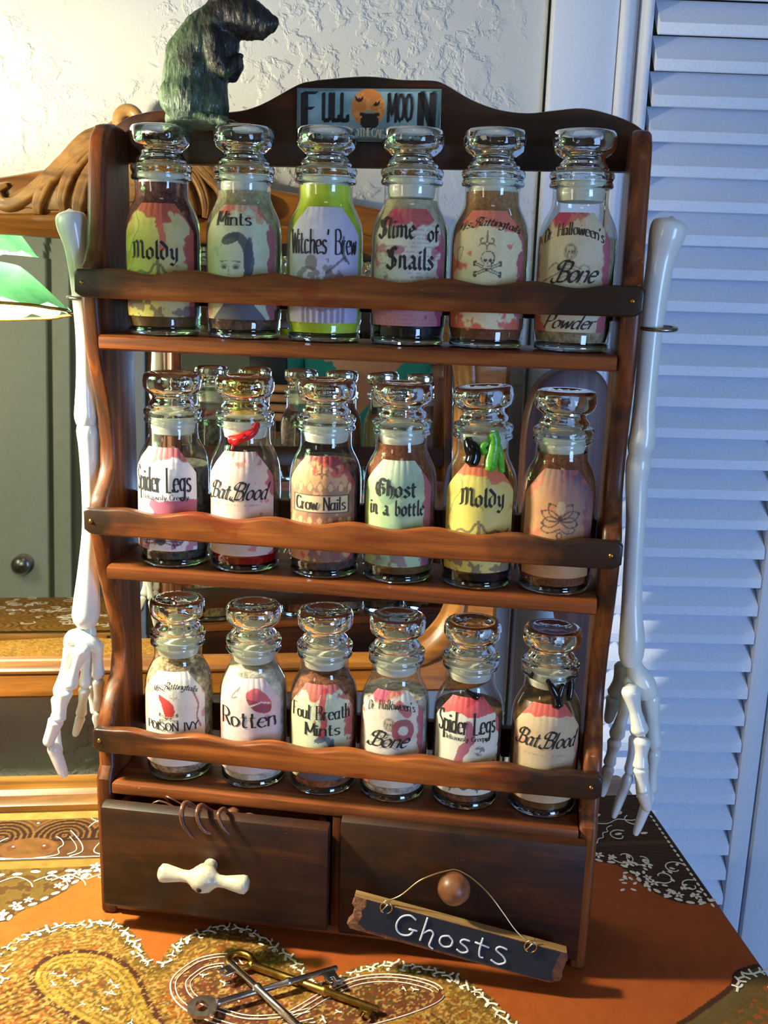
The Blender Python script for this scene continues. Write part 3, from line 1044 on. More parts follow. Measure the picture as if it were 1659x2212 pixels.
crest = []
for sg in (-1, 1):
    L = [([(sg * x, z) for x, z in p], wd) for p, wd in (
        ([(.010, .292), (.036, .286), (.062, .262), (.084, .244), (.100, .232), (.112, .230), (.1155, .240), (.108, .246)], [.007, .010, .008, .006, .0055, .006, .004, .002]),
        ([(.030, .286), (.056, .270), (.074, .250), (.082, .232), (.083, .222)], [.005, .0065, .006, .0055, .003]),
        ([(.024, .286), (.042, .272), (.056, .254), (.062, .236), (.061, .224)], [.004, .0055, .0055, .005, .003]),
        ([(.016, .286), (.030, .270), (.042, .252), (.048, .232), (.049, .220)], [.004, .0055, .0060, .0065, .003]),
        ([(.010, .284), (.018, .268), (.026, .250), (.031, .236)], [.004, .006, .006, .003]))]
    for p, wd in L:
        crest.append(leaf_vf([(a, b - .0085) for a, b in p], wd))
back = []
body = c2([(0, .302), (.012, .300), (.022, .293), (.038, .282), (.060, .262), (.084, .242), (.104, .232), (.110, .222), (.06, .218), (0, .228)], 4)
bm = bmesh.new(); bm_prism(bm, body + [(-x, z) for x, z in reversed(body)][1:-1], 1, -0.0135, 0.012, 0.0015)
cb = put_bm('crest', bm, M['oakcarve'], mir)
V, F = join_vf(crest)
put('carved_leaves', V, F, M['oakcarve'], cb, True)
pts = [(-.003 + .0100 * (1 - t / 9.5) * math.cos(3.6 - t), -0.0165, .2955 + .0100 * (1 - t / 9.5) * math.sin(3.6 - t)) for t in np.linspace(0, 6.4, 16)]
tube('scroll', pts, [.0055] * 8 + [.0050, .0046, .0042, .0038, .0034, .0030, .0026, .0022], M['oakcarve'], cb, 12, 3)

for sg in (1, -1):
    pp = c2([(0.3530, -0.30), (0.394, -0.05), (0.3955, 0.075), (0.393, 0.150), (0.372, 0.205), (0.352, 0.250), (0.348, 0.300), (0.349, 0.350), (0.358, 0.380), (0.376, 0.394), (0.398, 0.396), (0.415, 0.389), (0.424, 0.366), (0.425, 0.30), (0.424, 0.20), (0.428, 0.116), (0.432, 0.066), (0.436, -0.05), (0.44, -0.30)], 5, True)
    pp = [(sg * x, z) for x, z in pp]
    prism('mirror_post', pp, 1, 0.1975, 0.2200, M['oakv'], dr, 0.003).location = (0.008 - (0.0 if sg > 0 else 0), 0, T)

# ================================================================== TABLE LAMP (left, outside the picture, seen in the mirror)
lp = empty('table_lamp', (LAMP[0], LAMP[1], T))
tag(lp, 'table lamp with scalloped green glass shade reflected at left of mirror', 'lamp')
lathe('base', [(0, 0.003), (.060, .003), (.062, .010), (.050, .018), (.022, .030), (.014, .05), (.020, .075), (.026, .11), (.018, .15), (.010, .19), (.009, .40), (.012, .405), (.012, .43), (.0, .432)], M['brass'], lp, 40)
V = []; F = []
NS = 14
tiers = [((0.606, 0.070), (0.543, 0.122)), ((0.519, 0.098), (0.468, 0.156))]
for (za, ra), (zb, rb) in tiers:
    b = len(V)
    for j in range(7):
        t = j / 6
        for k in range(NS * 8):
            a = 2 * PI * k / (NS * 8); pet = abs(math.sin(a * NS / 2))
            r = (ra + (rb - ra) * t ** .9) * (1 - .035 * t * (1 - pet)); z = za + (zb - za) * t + (.006 * (1 - pet) * t if j == 6 else 0)
            V.append((r * math.cos(a), r * .6 * math.sin(a), z))
    n = NS * 8
    for j in range(6):
        for k in range(n): F.append((b + j * n + k, b + j * n + (k + 1) % n, b + (j + 1) * n + (k + 1) % n, b + (j + 1) * n + k))
put('lamp_shade', V, F, M['shade'], lp, True)
V, F = tube_vf([Vector(((.1562 - .0045 * (1 - abs(math.sin(a * NS / 2)))) * math.cos(a), (.1562 - .0045 * (1 - abs(math.sin(a * NS / 2)))) * math.sin(a) * .6, .4675)) for a in np.linspace(0, 2 * PI, 84, endpoint=False)], .0022, 6, 1, True)
put('shade_rim', V, F, M['brass'], lp, True)
bt = NT('lit_bulb'); e = bt.n('ShaderNodeEmission'); e.inputs[0].default_value = (1, .8, .5, 1); e.inputs[1].default_value = 6; bt.l(e.outputs[0], bt.out.inputs[0])
tube('shade_spider', [(-.069, 0, .611), (0, 0, .602), (.069, 0, .611)], .0015, M['brass'], lp, 6)
tube('stem', [(0, 0, .43), (0, 0, .603)], .003, M['brass'], lp, 8)

# pale box beside the lamp, mirrored at the left edge
bx = empty('tissue_box', (-0.315, -0.215, T), 0.3)
tag(bx, 'pale green-white box on the cloth mirrored at the left edge', 'box')
box('carton', (-.05, -.03, .0), (.05, .03, .060), M['soap'], bx, .002)
put('tissue', [(-.02, -.004, .059), (.02, .004, .059), (.024, -.006, .092), (0, .008, .082), (-.022, .004, .094), (0, -.002, .06)], [(0, 5, 3, 4), (5, 1, 2, 3)], M['white'], bx, True)

# ================================================================== SIDE TABLE (behind and left of the viewer, seen in the mirror)
sd_ = empty('side_table', (-0.46, -0.73, 0))
tag(sd_, 'small wooden side table mirrored at the left above the mirror frame', 'table')
box('table_top', (-.33, -.19, T - .030), (.33, .19, T - .004), M['oaktop'], sd_, .004)
for x in (-.31, .275):
    for y in (-.17, .135): box('leg', (x, y, 0), (x + .035, y + .035, T - .0305), M['oak'], sd_, .004)
bm = bmesh.new(); bm_box(bm, (-.27, -.165, T - .10), (.27, .165, T - .031), .002); put_bm('apron', bm, M['oak'], sd_)
sx_, sy_ = np.meshgrid(np.linspace(-.80, -.12, 240), np.linspace(-.925, -.535, 130))
jj = fbm(sx_ * 120, sy_ * 120, 3, 31)[..., None]
sc_ = C_gold * (.5 + .6 * jj) + 0 * sx_[..., None]
k_ = contour(np.hypot((sx_ + .46) % .16 - .08, (sy_ % .13) - .065) + .002 * jj[..., 0], .012, .2)[..., None]
sc_ = sc_ * (1 - .7 * k_) + C_br * .7 * k_
i_ = np.arange(240 * 130).reshape(130, 240)
cl2 = put('side_table_cloth', np.stack([sx_, sy_, np.full_like(sx_, T - .0028)], -1).reshape(-1, 3).tolist(), np.stack([i_[:-1, :-1], i_[:-1, 1:], i_[1:, 1:], i_[1:, :-1]], -1).reshape(-1, 4).tolist(), M['scarf'], None, True, cols=sc_.reshape(-1, 3))
tag(cl2, 'gold-brown patterned cloth with white scrolls, mirrored at left above the mirror frame', 'cloth')
EV, EF = [], []
for k in range(120):
    x, y = rr.uniform(-.78, -.14), rr.uniform(-.91, -.55); a0 = rr.uniform(0, 6); s_ = rr.uniform(.008, .020)
    ribbon2(c2([(x + s_ * math.cos(a0 + t) * (1 - t / 7.5), y + s_ * math.sin(a0 + t) * (1 - t / 7.5)) for t in np.linspace(0, 4.8, 8)], 3), .0022)
e2 = put('embroidery', [(a, b, c - .0018) for a, b, c in EV], EF, M['thread'], cl2, True); e2['kind'] = 'stuff'

# ================================================================== FILL LAMP (added to light labels and jar necks, unseen at left)
fl = empty('fill_lamp', (-0.98, -1.02, 0))
tag(fl, 'added fill lamp with a glowing cylinder shade, outside the picture at left', 'lamp')
lathe('base', [(0, .025), (.02, .024), (.12, .012), (.13, 0), (0, 0)], M['brass'], fl, 32)
tube('pole', [(0, 0, .02), (0, 0, 1.30)], .011, M['brass'], fl, 14)
ls = NT('fill_lamp_glow'); e = ls.n('ShaderNodeEmission'); e.inputs[0].default_value = (1, .90, .74, 1); e.inputs[1].default_value = 6.5; ls.l(e.outputs[0], ls.out.inputs[0])
lathe('lamp_shade', [(.085, 1.12), (.090, 1.121), (.090, 1.559), (.085, 1.56)], ls.m, fl, 28)
tube('shade_rim', [(.0915 * math.cos(a), .0915 * math.sin(a), 1.12) for a in np.linspace(0, 2 * PI, 24, endpoint=False)], .003, M['brass'], fl, 8, 2, True)
tube('shade_bar', [(-.085, 0, 1.135), (0, 0, 1.13), (.085, 0, 1.135)], .003, M['brass'], fl, 8)

# ================================================================== SPICE RACK
RW = 0.36
Z1, Z2, Z3 = 0.4713, 0.3128, 0.1505
SH1, SH2, SH3 = 0.4292, 0.2707, 0.1085
PITCH, JX0, JY = 0.0537, 0.0514, 0.0335
rack = empty('spice_rack', r2w(0, 0, 0), -TH)
tag(rack, 'dark walnut three-tier spice rack with wavy rails and two drawers', 'spice rack')
front = [(0.003, 0.0005), (0.0025, 0.110), (0.0085, 0.118), (0.0085, 0.150), (0.0125, 0.1585), (0.020, 0.168), (0.0330, 0.1811), (0.0372, 0.196), (0.0365, 0.207), (0.031, 0.228), (0.024, 0.246), (0.016, 0.265), (0.0105, 0.285), (0.0085, 0.292),
         (0.0085, 0.314), (0.0125, 0.3195), (0.0213, 0.3271), (0.0285, 0.338), (0.0296, 0.352), (0.0275, 0.370), (0.0240, 0.3849), (0.0168, 0.4045), (0.0112, 0.4234), (0.0085, 0.446),
         (0.0085, 0.472), (0.0140, 0.4770), (0.0190, 0.486), (0.0225, 0.505), (0.0245, 0.5244), (0.0275, 0.545), (0.0310, 0.5560), (0.0385, 0.5635), (0.0480, 0.5655), (0.0640, 0.5640), (0.0700, 0.5600)]
sidepoly = front + [(0.0705, 0.0005)]
for x in (0.0, RW - 0.0125):
    prism('side_panel', sidepoly, 0, x, x + 0.0125, M['side'], rack, 0.0035, 3)
# back board with the arched crest
cr = c2([(0.0005, .5665), (0.010, .5725), (.020, .5755), (.036, .578), (.060, .5772), (.085, .5772), (.104, .5817), (.1294, .5944), (.140, .597), (.148, .598), (.176, .600), (.2, .598), (.219, .5977), (.228, .5955), (.2466, .5858), (.265, .580), (.283, .5782), (.300, .5800), (.318, .5815), (.336, .578), (.351, .5725), (.3595, .5665)], 4)
prism('back_board', cr + [(.3595, .5425), (.0005, .5425)], 1, 0.0712, 0.0800, M['panel'], rack, 0.002)
# shelves
for z in (SH1, SH2):
    bm = bmesh.new()
    prf = [(0.0060, z - .0045), (0.0066, z - .0012), (0.0095, z), (0.0700, z), (0.0700, z - .0100), (0.0095, z - .0100), (0.0066, z - .0085)]
    bm_prism(bm, prf, 0, 0.0128, RW - 0.0128)
    put_bm('shelf', bm, M['shelf'], rack, angle=50)
bm = bmesh.new(); bm_box(bm, (0.0128, 0.0010, SH3 - .0085), (RW - .0128, 0.0700, SH3), .0015); put_bm('case_top', bm, M['shelf'], rack)
bm = bmesh.new(); bm_box(bm, (0.0128, 0.0030, 0.0040), (RW - .0128, 0.0700, 0.0110), .001); put_bm('case_bottom', bm, M['shelf'], rack)
bm = bmesh.new(); bm_box(bm, (0.1762, 0.0015, 0.0112), (0.1826, 0.0690, SH3 - .0087), .001); put_bm('case_divider', bm, M['side'], rack)
bm = bmesh.new(); bm_box(bm, (0.0128, 0.0660, 0.0112), (RW - .0128, 0.0698, SH3 - .0087)); put_bm('case_back', bm, M['panel'], rack)


def rail(z, wave):
    xs = np.linspace(0, RW, 150); top = []; 
    for x in xs:
        e = min(1, max(0, (x - .012) / .02)) * min(1, max(0, (RW - .012 - x) / .02))
        zz = z - .0012 * (1 - e) * 0 + e * (-.0017 * math.cos(2 * PI * (x - JX0) / PITCH) - .0006)
        c = 0
        for d in (x, RW - x):
            if d < .0022: c = .0022 - math.sqrt(max(0, .0022 ** 2 - (.0022 - d) ** 2))
        top.append((x, zz - c))
    bot = [(x, z - .0182 + (.0035 * max(0, 1 - min(x, RW - x) / .006) ** 1.5) - .0008 * math.sin(PI * x / RW)) for x in xs]
    o = prism('front_rail', top + list(reversed(bot)), 1, 0.0, 0.0083, M['rail'], rack, 0.0016, 3)
    for x in (0.0055, RW - .0070):
        lathe('screw', [(0, .0010), (.0008, .0010), (.0016, .0002), (.0017, -.0004)], M['brass'], o, 14, loc=(x, 0.0, z - .0088), rot=Matrix.Rotation(PI / 2, 3, 'X'))
    return o


for z in (Z1, Z2, Z3): rail(z, 1)
for z in (Z1, Z2, Z3):
    bm = bmesh.new(); bm_box(bm, (0.0128, 0.0630, z - .0240), (RW - .0128, 0.0695, z - .0005), .0012)
    put_bm('back_rail', bm, M['panel'], rack)


def drawer(name, x0, x1, yf, z0, z1, knobfn):
    bm = bmesh.new()
    pf = [(yf + .0100, z0), (yf + .002, z0), (yf, z0 + .003), (yf, z1 - .0065), (yf + .0015, z1 - .002), (yf + .0050, z1), (yf + .0100, z1)]
    bm_prism(bm, pf, 0, x0, x1, 0.0012)
    d = put_bm('drawer', bm, M['drawer'], rack)
    zt = 0.0915
    for a, b, nm in (((x0 + .006, yf + .0101, z0 + .004), (x0 + .0125, yf + .066, zt), 'drawer_side'), ((x1 - .0125, yf + .0101, z0 + .004), (x1 - .006, yf + .066, zt), 'drawer_side')):
        box(nm, a, b, M['drawer_raw'], d, .0008)
    box('drawer_floor', (x0 + .0126, yf + .0101, z0 + .006), (x1 - .0126, yf + .066, z0 + .009), M['drawer_raw'], d, 0)
    box('drawer_back', (x0 + .0126, yf + .062, z0 + .0092), (x1 - .0126, yf + .066, zt), M['drawer_raw'], d, 0)
    knobfn(d, yf)
    return d


def pull(d, yf):
    # ceramic tee-shaped pull
    ax = Matrix.Rotation(PI / 2, 3, 'Y') @ Matrix.Identity(3)
    pr = [(0, -.0325), (.0036, -.0322), (.0062, -.0302), (.0064, -.0275), (.0055, -.0225), (.0042, -.0155), (.0042, -.0110), (.0056, -.0085)]
    a = [(r, z) for r, z in pr] + [(.0078, -.0060), (.0094, -.0025), (.0096, .0015), (.0086, .0055), (.0056, .0085)] + [(r, -z) for r, z in reversed(pr[:-1])]
    rot = Matrix.Rotation(math.radians(2), 3, 'Y') @ Matrix.Rotation(PI / 2, 3, 'Y')
    h = lathe('handle', a, M['pull'], d, 28, loc=(.0925, yf - .0175, .0620), rot=rot)
    lathe('handle_boss', [(0, .0092), (.004, .0085), (.0075, .0050), (.0092, 0), (.0082, -.0065), (.0055, -.0100), (.0050, -.0172)], M['pull'], d, 28, loc=(.0925, yf - .0175, .0620), rot=Matrix.Rotation(PI / 2, 3, 'X'))
    lathe('screw', [(0, .0012), (.0016, .0008), (.0020, 0)], M['dark'], d, 12, loc=(.0921, yf - .0264, .0590), rot=Matrix.Rotation(PI / 2, 3, 'X'))


def ball(d, yf):
    lathe('knob', [(0, .0225), (.0045, .0217), (.0088, .0185), (.0112, .0135), (.0112, .0100), (.0090, .0050), (.0058, .0015), (.0052, -.0004), (0, -.0004)], M['ball'], d, 32,
          loc=(.2652, yf, .0665), rot=Matrix.Rotation(PI / 2, 3, 'X'))


drawer('drawer', 0.0108, 0.1765, -0.0150, 0.0180, 0.0992, pull)
drawer('drawer', 0.1835, 0.3525, -0.0070, 0.0120, 0.1025, ball)

# ================================================================== STROKE LETTERING
GL = {
 'a': (4.2, '3.2,3.2 2,4 .6,3.2 .4,1.5 1,.1 2.2,.2 3.2,1.4|3.2,4 3.2,.6 3.9,0'), 'b': (3.9, '.5,7 .5,.3 1.8,0 3.2,.8 3.5,2.2 3,3.6 1.8,4 .5,3'),
 'c': (3.7, '3.3,3.4 2.2,4 1,3.6 .4,2 1,.5 2.2,0 3.4,.7'), 'd': (4.1, '3.2,7 3.2,.6 3.9,0|3.2,3.2 2,4 .6,3.2 .4,1.5 1,.1 2.2,.2 3.2,1.4'),
 'e': (3.7, '.5,2.2 3.3,2.4 3,3.6 2,4 .9,3.5 .4,2 .9,.5 2,0 3.3,.7'), 'f': (2.9, '3,6.6 2.2,7 1.4,6.2 1.3,4 1.3,0|.3,4 2.6,4'),
 'g': (4, '3.2,3.2 2,4 .6,3.2 .5,1.6 1.2,.5 2.4,.6 3.2,1.6|3.2,4 3.2,-1.2 2.4,-2.4 1,-2.4 .4,-1.6'), 'h': (3.8, '.5,7 .5,0|.5,2.8 1.8,4 3,3.5 3.2,2.5 3.2,0'),
 'i': (1.5, '.6,4 .6,0|.6,5.7 .7,5.3'), 'l': (1.6, '.6,7 .6,.4 1.1,0'), 'm': (5, '.4,4 .4,0|.4,2.8 1.4,4 2.3,3.4 2.4,0|2.4,2.8 3.4,4 4.3,3.4 4.4,0'),
 'n': (3.7, '.4,4 .4,0|.4,2.8 1.7,4 2.9,3.5 3.1,2.5 3.1,0'), 'o': (4, '1.9,4 .7,3.3 .4,2 .8,.6 1.9,0 3.1,.6 3.5,2 3.1,3.4 1.9,4'),
 'p': (3.9, '.4,4 .4,-2.5|.4,3 1.7,4 3,3.4 3.4,2 3,.6 1.7,0 .4,.8'), 'r': (2.8, '.5,4 .5,0|.5,2.6 1.5,3.8 2.6,3.8'),
 's': (3.3, '2.9,3.4 1.8,4 .7,3.4 .8,2.5 2.5,1.7 2.8,.8 1.8,0 .5,.6'), 't': (2.9, '1.2,5.8 1.2,.8 1.8,0 2.6,.4|.2,4 2.4,4'),
 'u': (3.9, '.4,4 .4,1 1.2,0 2.2,.2 3,1.2|3,4 3,.6 3.6,0'), 'v': (3.5, '.2,4 1.7,0 3.2,4'), 'w': (5, '.2,4 1.3,0 2.4,3.6 3.5,0 4.6,4'),
 'y': (3.6, '.3,4 1.8,.4|3.4,4 1.6,-1.2 .8,-2.4 0,-2.2'),
 'A': (4.6, '0,0 2.2,7 4.4,0|.8,2.4 3.6,2.4'), 'B': (4.3, '.5,7 .5,0|.5,7 2.6,7 3.6,6.2 3.4,4.4 2.4,3.8 .5,3.7|2.4,3.8 3.8,3 4,1.2 3,.1 .5,0'),
 'C': (4.6, '4.2,5.8 3.2,6.9 1.8,6.9 .6,5.4 .3,3.4 .7,1.3 2,.1 3.3,.2 4.3,1.4'), 'D': (4.6, '.5,7 .5,0|.5,7 2.4,7 4,5.4 4.2,3.4 3.7,1.2 2.4,0 .5,0'),
 'F': (4.2, '.5,7 .5,0|.5,7 4,7|.5,3.8 3,3.8'), 'G': (4.7, '4.2,5.8 3.2,6.9 1.8,6.9 .6,5.4 .3,3.4 .7,1.3 2,.1 3.4,.2 4.2,1.2 4.2,3.2 2.8,3.2'),
 'H': (4.6, '.5,7 .5,0|4,7 4,0|.5,3.6 4,3.6'), 'I': (1.5, '.6,7 .6,0'), 'L': (4, '.5,7 .5,0|.5,0 3.8,0 3.8,.9'), 'M': (5.4, '.4,0 .6,7|.6,7 2.7,1.5 4.8,7|4.8,7 5,0'),
 'N': (4.5, '.5,0 .5,7|.5,7 4,0|4,0 4,7'), 'O': (4.7, '2.2,7 .8,5.8 .3,3.5 .8,1.2 2.2,0 3.7,1.2 4.2,3.5 3.7,5.8 2.2,7'), 'P': (4.2, '.5,7 .5,0|.5,7 2.8,7 3.9,5.9 3.7,4.2 2.6,3.4 .5,3.3'),
 'R': (4.5, '.5,7 .5,0|.5,7 2.8,7 3.9,5.9 3.7,4.2 2.6,3.4 .5,3.3|2.2,3.4 4.3,0'), 'S': (4.4, '3.8,5.8 2.8,7 1.4,6.9 .5,5.7 .9,4.3 3.2,3 3.9,1.7 3,.2 1.6,0 .4,1.2'),
 'E': (4.1, '.5,7 .5,0|.5,7 3.7,7|.5,3.7 3,3.7|.5,0 3.8,0'), 'T': (4.6, '0,7 4.4,7|2.2,7 2.2,0'), 'U': (4.5, '.5,7 .5,1.8 1.4,.2 2.8,.1 3.8,1.4|3.9,7 3.9,0'), 'V': (4.4, '0,7 2.1,0|2.1,0 4.2,7'),
 'W': (6, '.1,7 1.6,0|1.6,0 3,5.8|3,5.8 4.4,0|4.4,0 5.9,7'), 'Y': (4.5, '0,7 2.2,3.6|2.2,3.6 4.4,7|2.2,3.6 2.2,0'), "'": (1.4, '.6,7 .4,5.4'), '.': (1.3, '.4,.35 .7,.0'), ' ': (3.2, ''),
}
# blackletter variants: broken strokes
BL = {
 'M': (7.0, '.3,5.7 1.2,6.6|1.3,6.4 1.3,1 .7,.2|1.3,5.9 2.5,7 3.4,6 3.4,.9 2.9,.2|3.4,5.9 4.7,7 5.6,6 5.6,.8 6.5,.1|.1,.3 1.3,.8'),
 'S': (5.2, '4.6,6.4 3.6,7.3 2.2,6.7 1,5.6 1.5,4.2 3.4,3.6 4.4,2.4 4,.7 2.6,-.2 1,.3 .1,1.2|1.6,6.4 1.8,3.9|2.9,6.8 2.9,.2|.2,6.2 1.2,5.4'),
 'G': (5.2, '4.6,6.2 3.6,7.2 2.2,6.7 .9,5.3 .5,3 1.3,.8 2.8,-.1 4.2,.8 4.5,2.8 3.4,3.7|2.4,6.6 2.1,3.2 2.5,.3|2.0,5.1 4,4.6'),
 'o': (3.6, '1.7,4.3 .5,3.2 .5,.9 1.7,-.2|1.7,4.3 2.9,3.2 2.9,.9 1.7,-.2'), 'l': (2, '.3,6.5 .9,7.1 .9,.6 1.6,-.2'), 'd': (3.9, '.4,6.8 2.9,4.4 2.9,.9 1.7,-.2 .5,.9 .5,3.2 1.7,4.3'),
 'y': (3.8, '.3,4 .9,3.4 .9,.9 1.8,-.1 2.9,.9|2.9,4.4 2.9,-.8 1.6,-2.4 .2,-1.8'), 'i': (2, '.3,3.8 .9,4.3 .9,.6 1.6,-.2|.9,5.8 1.4,5.3'), 'm': (5.8, '.2,3.8 .9,4.3 .9,.2|.9,3.4 2.2,4.3 2.9,3.6 2.9,.2|2.9,3.4 4.2,4.3 4.8,3.6 4.8,.6 5.5,-.2'),
 'n': (4, '.2,3.8 .9,4.3 .9,.2|.9,3.4 2.2,4.3 2.9,3.6 2.9,.6 3.6,-.2'), 'e': (3.3, '.5,2 2.8,3 1.7,4.3 .5,3.2 .5,.9 1.7,-.2 2.9,.7'), 'a': (3.8, '.5,3.4 1.5,4.3 2.7,3.6 2.7,.6 3.5,-.2|2.7,2.4 1.4,2 .5,1.2 1.3,-.1 2.7,1'),
 's': (3.2, '2.7,3.5 1.6,4.3 .5,3.3 2.7,1.4 2.5,.4 1.4,-.2 .3,.5'), 'f': (2.8, '2.6,6.3 1.7,7.1 1,6.2 1,-.3|.2,4 2.4,4'), 'h': (4, '.3,6.6 .9,7.1 .9,.2|.9,3.3 2.2,4.3 3,3.5 3,.6 2.2,-.9'),
 't': (2.6, '.9,5.6 .9,.6 1.7,-.2|.1,4 2.2,4'), 'b': (3.8, '.3,6.6 .9,7.1 .9,.6 1.9,-.2 3,.9 3,3.2 1.9,4.3 .9,3.2'),
}


TALL = {'L': (4.3, '.5,7 .5,0|.5,-.1 3.6,-.1|.5,.2 3.6,.2|.5,.5 3.6,.5|3.6,1.5 3.7,0'), 'U': (4.9, '.5,7 .5,.4|.5,.2 3.9,.2|.8,-.1 3.6,-.1|.6,.5 3.8,.5|3.9,7 3.9,.4')}


def layout(text, style, h):
    """returns (strokes, width): strokes as polylines in metres, baseline at 0"""
    u = h / 7.0; x = 0; out = []
    sx = {'serif': .82, 'black': .92, 'script': .86, 'spooky': .72, 'plain': 1.0, 'tall': .62, 'chalk': 1.0}[style]
    for ch in text:
        g = (BL.get(ch) if style == 'black' else TALL.get(ch) if style == 'tall' else None) or GL.get(ch)
        if g is None: continue
        adv, s = g
        if s:
            for pl in s.split('|'):
                p = [tuple(map(float, q.split(','))) for q in pl.split()]
                if style in ('serif', 'script', 'spooky', 'chalk') and len(p) > 2: p = c2(p, 4)
                if style in ('serif', 'tall') and len(p) >= 2:
                    for e, f in ((0, 1), (-1, -2)):
                        if abs(p[e][0] - p[f][0]) < .25 * abs(p[e][1] - p[f][1]) + .01 and abs(p[e][1] - p[f][1]) > .1:
                            wd = .75 if style == 'serif' else .55
                            out.append([((x + p[e][0] - wd) * u * sx, p[e][1] * u), ((x + p[e][0] + wd) * u * sx, p[e][1] * u)])
                q = []
                for a, b in p:
                    X = (x + a) * u * sx; Y = b * u
                    if style == 'script': X += Y * .42
                    if style == 'spooky': X += .12 * u * math.sin(Y / u * 1.7 + x)
                    q.append((X, Y))
                out.append(q)
        if style == 'script' and ch in 'BHRD':
            sw = c2([(x + 1.8, 7.4), (x - .6, 7.2), (x - 1.8, 5.4), (x - .8, 4.2), (x + .4, 4.9)], 5)
            out.append([(a * u * sx + b * u * .42, b * u) for a, b in sw])
            sw = c2([(x + .6, .2), (x - .7, -.5), (x - 2.2, .2), (x - 2.0, 1.3)], 5)
            out.append([(a * u * sx + b * u * .42, b * u) for a, b in sw])
        x += adv + (0.15 if style != 'script' else 0.0)
    return out, x * u * sx


NIB = {'serif': (0.05, .60, .25), 'black': (0.72, .98, .20), 'script': (0.60, .80, .22), 'spooky': (0.2, .50, .20), 'plain': (0.4, .5, .3), 'tall': (0.0, 1.05, 1.0), 'chalk': (.6, .62, .52)}


def text_vf(text, style, h, cx, cy, fn, align='c', bold=1.0, arc=None):
    st, W = layout(text, style, h)
    na, nw, nt = NIB[style]; u = h / 7.0
    nx, ny = math.cos(na) * nw * u * bold / 2, math.sin(na) * nw * u * bold / 2
    V = []; F = []
    x0 = cx - (W / 2 if align == 'c' else 0)
    for pl in st:
        # cut long segments so that they follow a curved surface
        q = [pl[0]]
        for a, b in zip(pl, pl[1:]):
            d = math.hypot(b[0] - a[0], b[1] - a[1]); k = max(1, int(d / .0016))
            for j in range(1, k + 1): q.append((a[0] + (b[0] - a[0]) * j / k, a[1] + (b[1] - a[1]) * j / k))
        n = len(q); b0 = len(V)
        for i, (a, b) in enumerate(q):
            tx = q[min(i + 1, n - 1)][0] - q[max(i - 1, 0)][0]; ty = q[min(i + 1, n - 1)][1] - q[max(i - 1, 0)][1]
            L = math.hypot(tx, ty) or 1; px, py = -ty / L, tx / L
            d = px * nx + py * ny; s = 1 if d >= 0 else -1
            ox = px * (nt * u * bold / 2) * s + nx * .999 * (1 if True else 0); oy = py * (nt * u * bold / 2) * s + ny
            for sg in (-1, 1):
                X = a + sg * ox; Y = b + sg * oy
                xx = x0 + X; yy = cy + Y
                if arc: yy += arc * (1 - ((xx - cx) / (W / 2 + 1e-9)) ** 2)
                V.append(fn(xx, yy))
        for i in range(n - 1):
            F.append((b0 + 2 * i, b0 + 2 * i + 2, b0 + 2 * i + 3, b0 + 2 * i + 1))
    return V, F

# ================================================================== JARS
BODY = [(0, .0012), (.0200, .0012), (.0212, .0004), (.0232, .0008), (.0240, .0025), (.0240, .0042), (.0234, .0050), (.0232, .0058), (.0234, .0070), (.0235, .0090), (.0236, .0110), (.0240, .0119),
        (.0246, .0130), (.0248, .0180), (.0248, .0400), (.0248, .0600), (.0247, .0655), (.0243, .0705), (.0235, .0748), (.0222, .0785), (.0204, .0822), (.0186, .0855), (.0177, .0880), (.0173, .0905), (.0173, .0975),
        (.0175, .0987), (.0170, .0992)]
_bz = [z for r, z in BODY[6:]]; _br = [r for r, z in BODY[6:]]


def bodyr(z): return float(np.interp(z, _bz, _br))


ZS = np.linspace(.0, .11, 221); RS = np.interp(ZS, _bz, _br)
LZ0, LZ1, LHW = .0128, .0842, .0262


def lpt(s, z, off=.00025):
    R = np.interp(z, _bz, _br) + off; a = s / .0248
    return (float(R * math.sin(a)), float(-R * math.cos(a)), float(z))


STOP = [(0, .1318), (.0120, .1319), (.0138, .1329), (.0165, .1332), (.0185, .1326), (.0195, .1310), (.0197, .1275), (.0195, .1235), (.0185, .1209), (.0166, .1192), (.0145, .1178), (.0138, .1163), (.0143, .1148),
        (.0156, .1136), (.0163, .1122), (.0162, .1109), (.0153, .1097), (.0150, .1089), (0, .1089)]
PLUG = [(0, .1030), (.0148, .1030), (.0153, .1020), (.0153, .1008), (.0148, .0998), (.0148, .0978), (.0151, .0968), (.0150, .0953), (.0146, .0943), (.0142, .0918), (.0125, .0910), (0, .0910)]


def ell(X, Y, cx, cy, rx, ry, rot=0):
    c, s = math.cos(rot), math.sin(rot); a = (X - cx) * c + (Y - cy) * s; b = -(X - cx) * s + (Y - cy) * c
    return (a / rx) ** 2 + (b / ry) ** 2 < 1


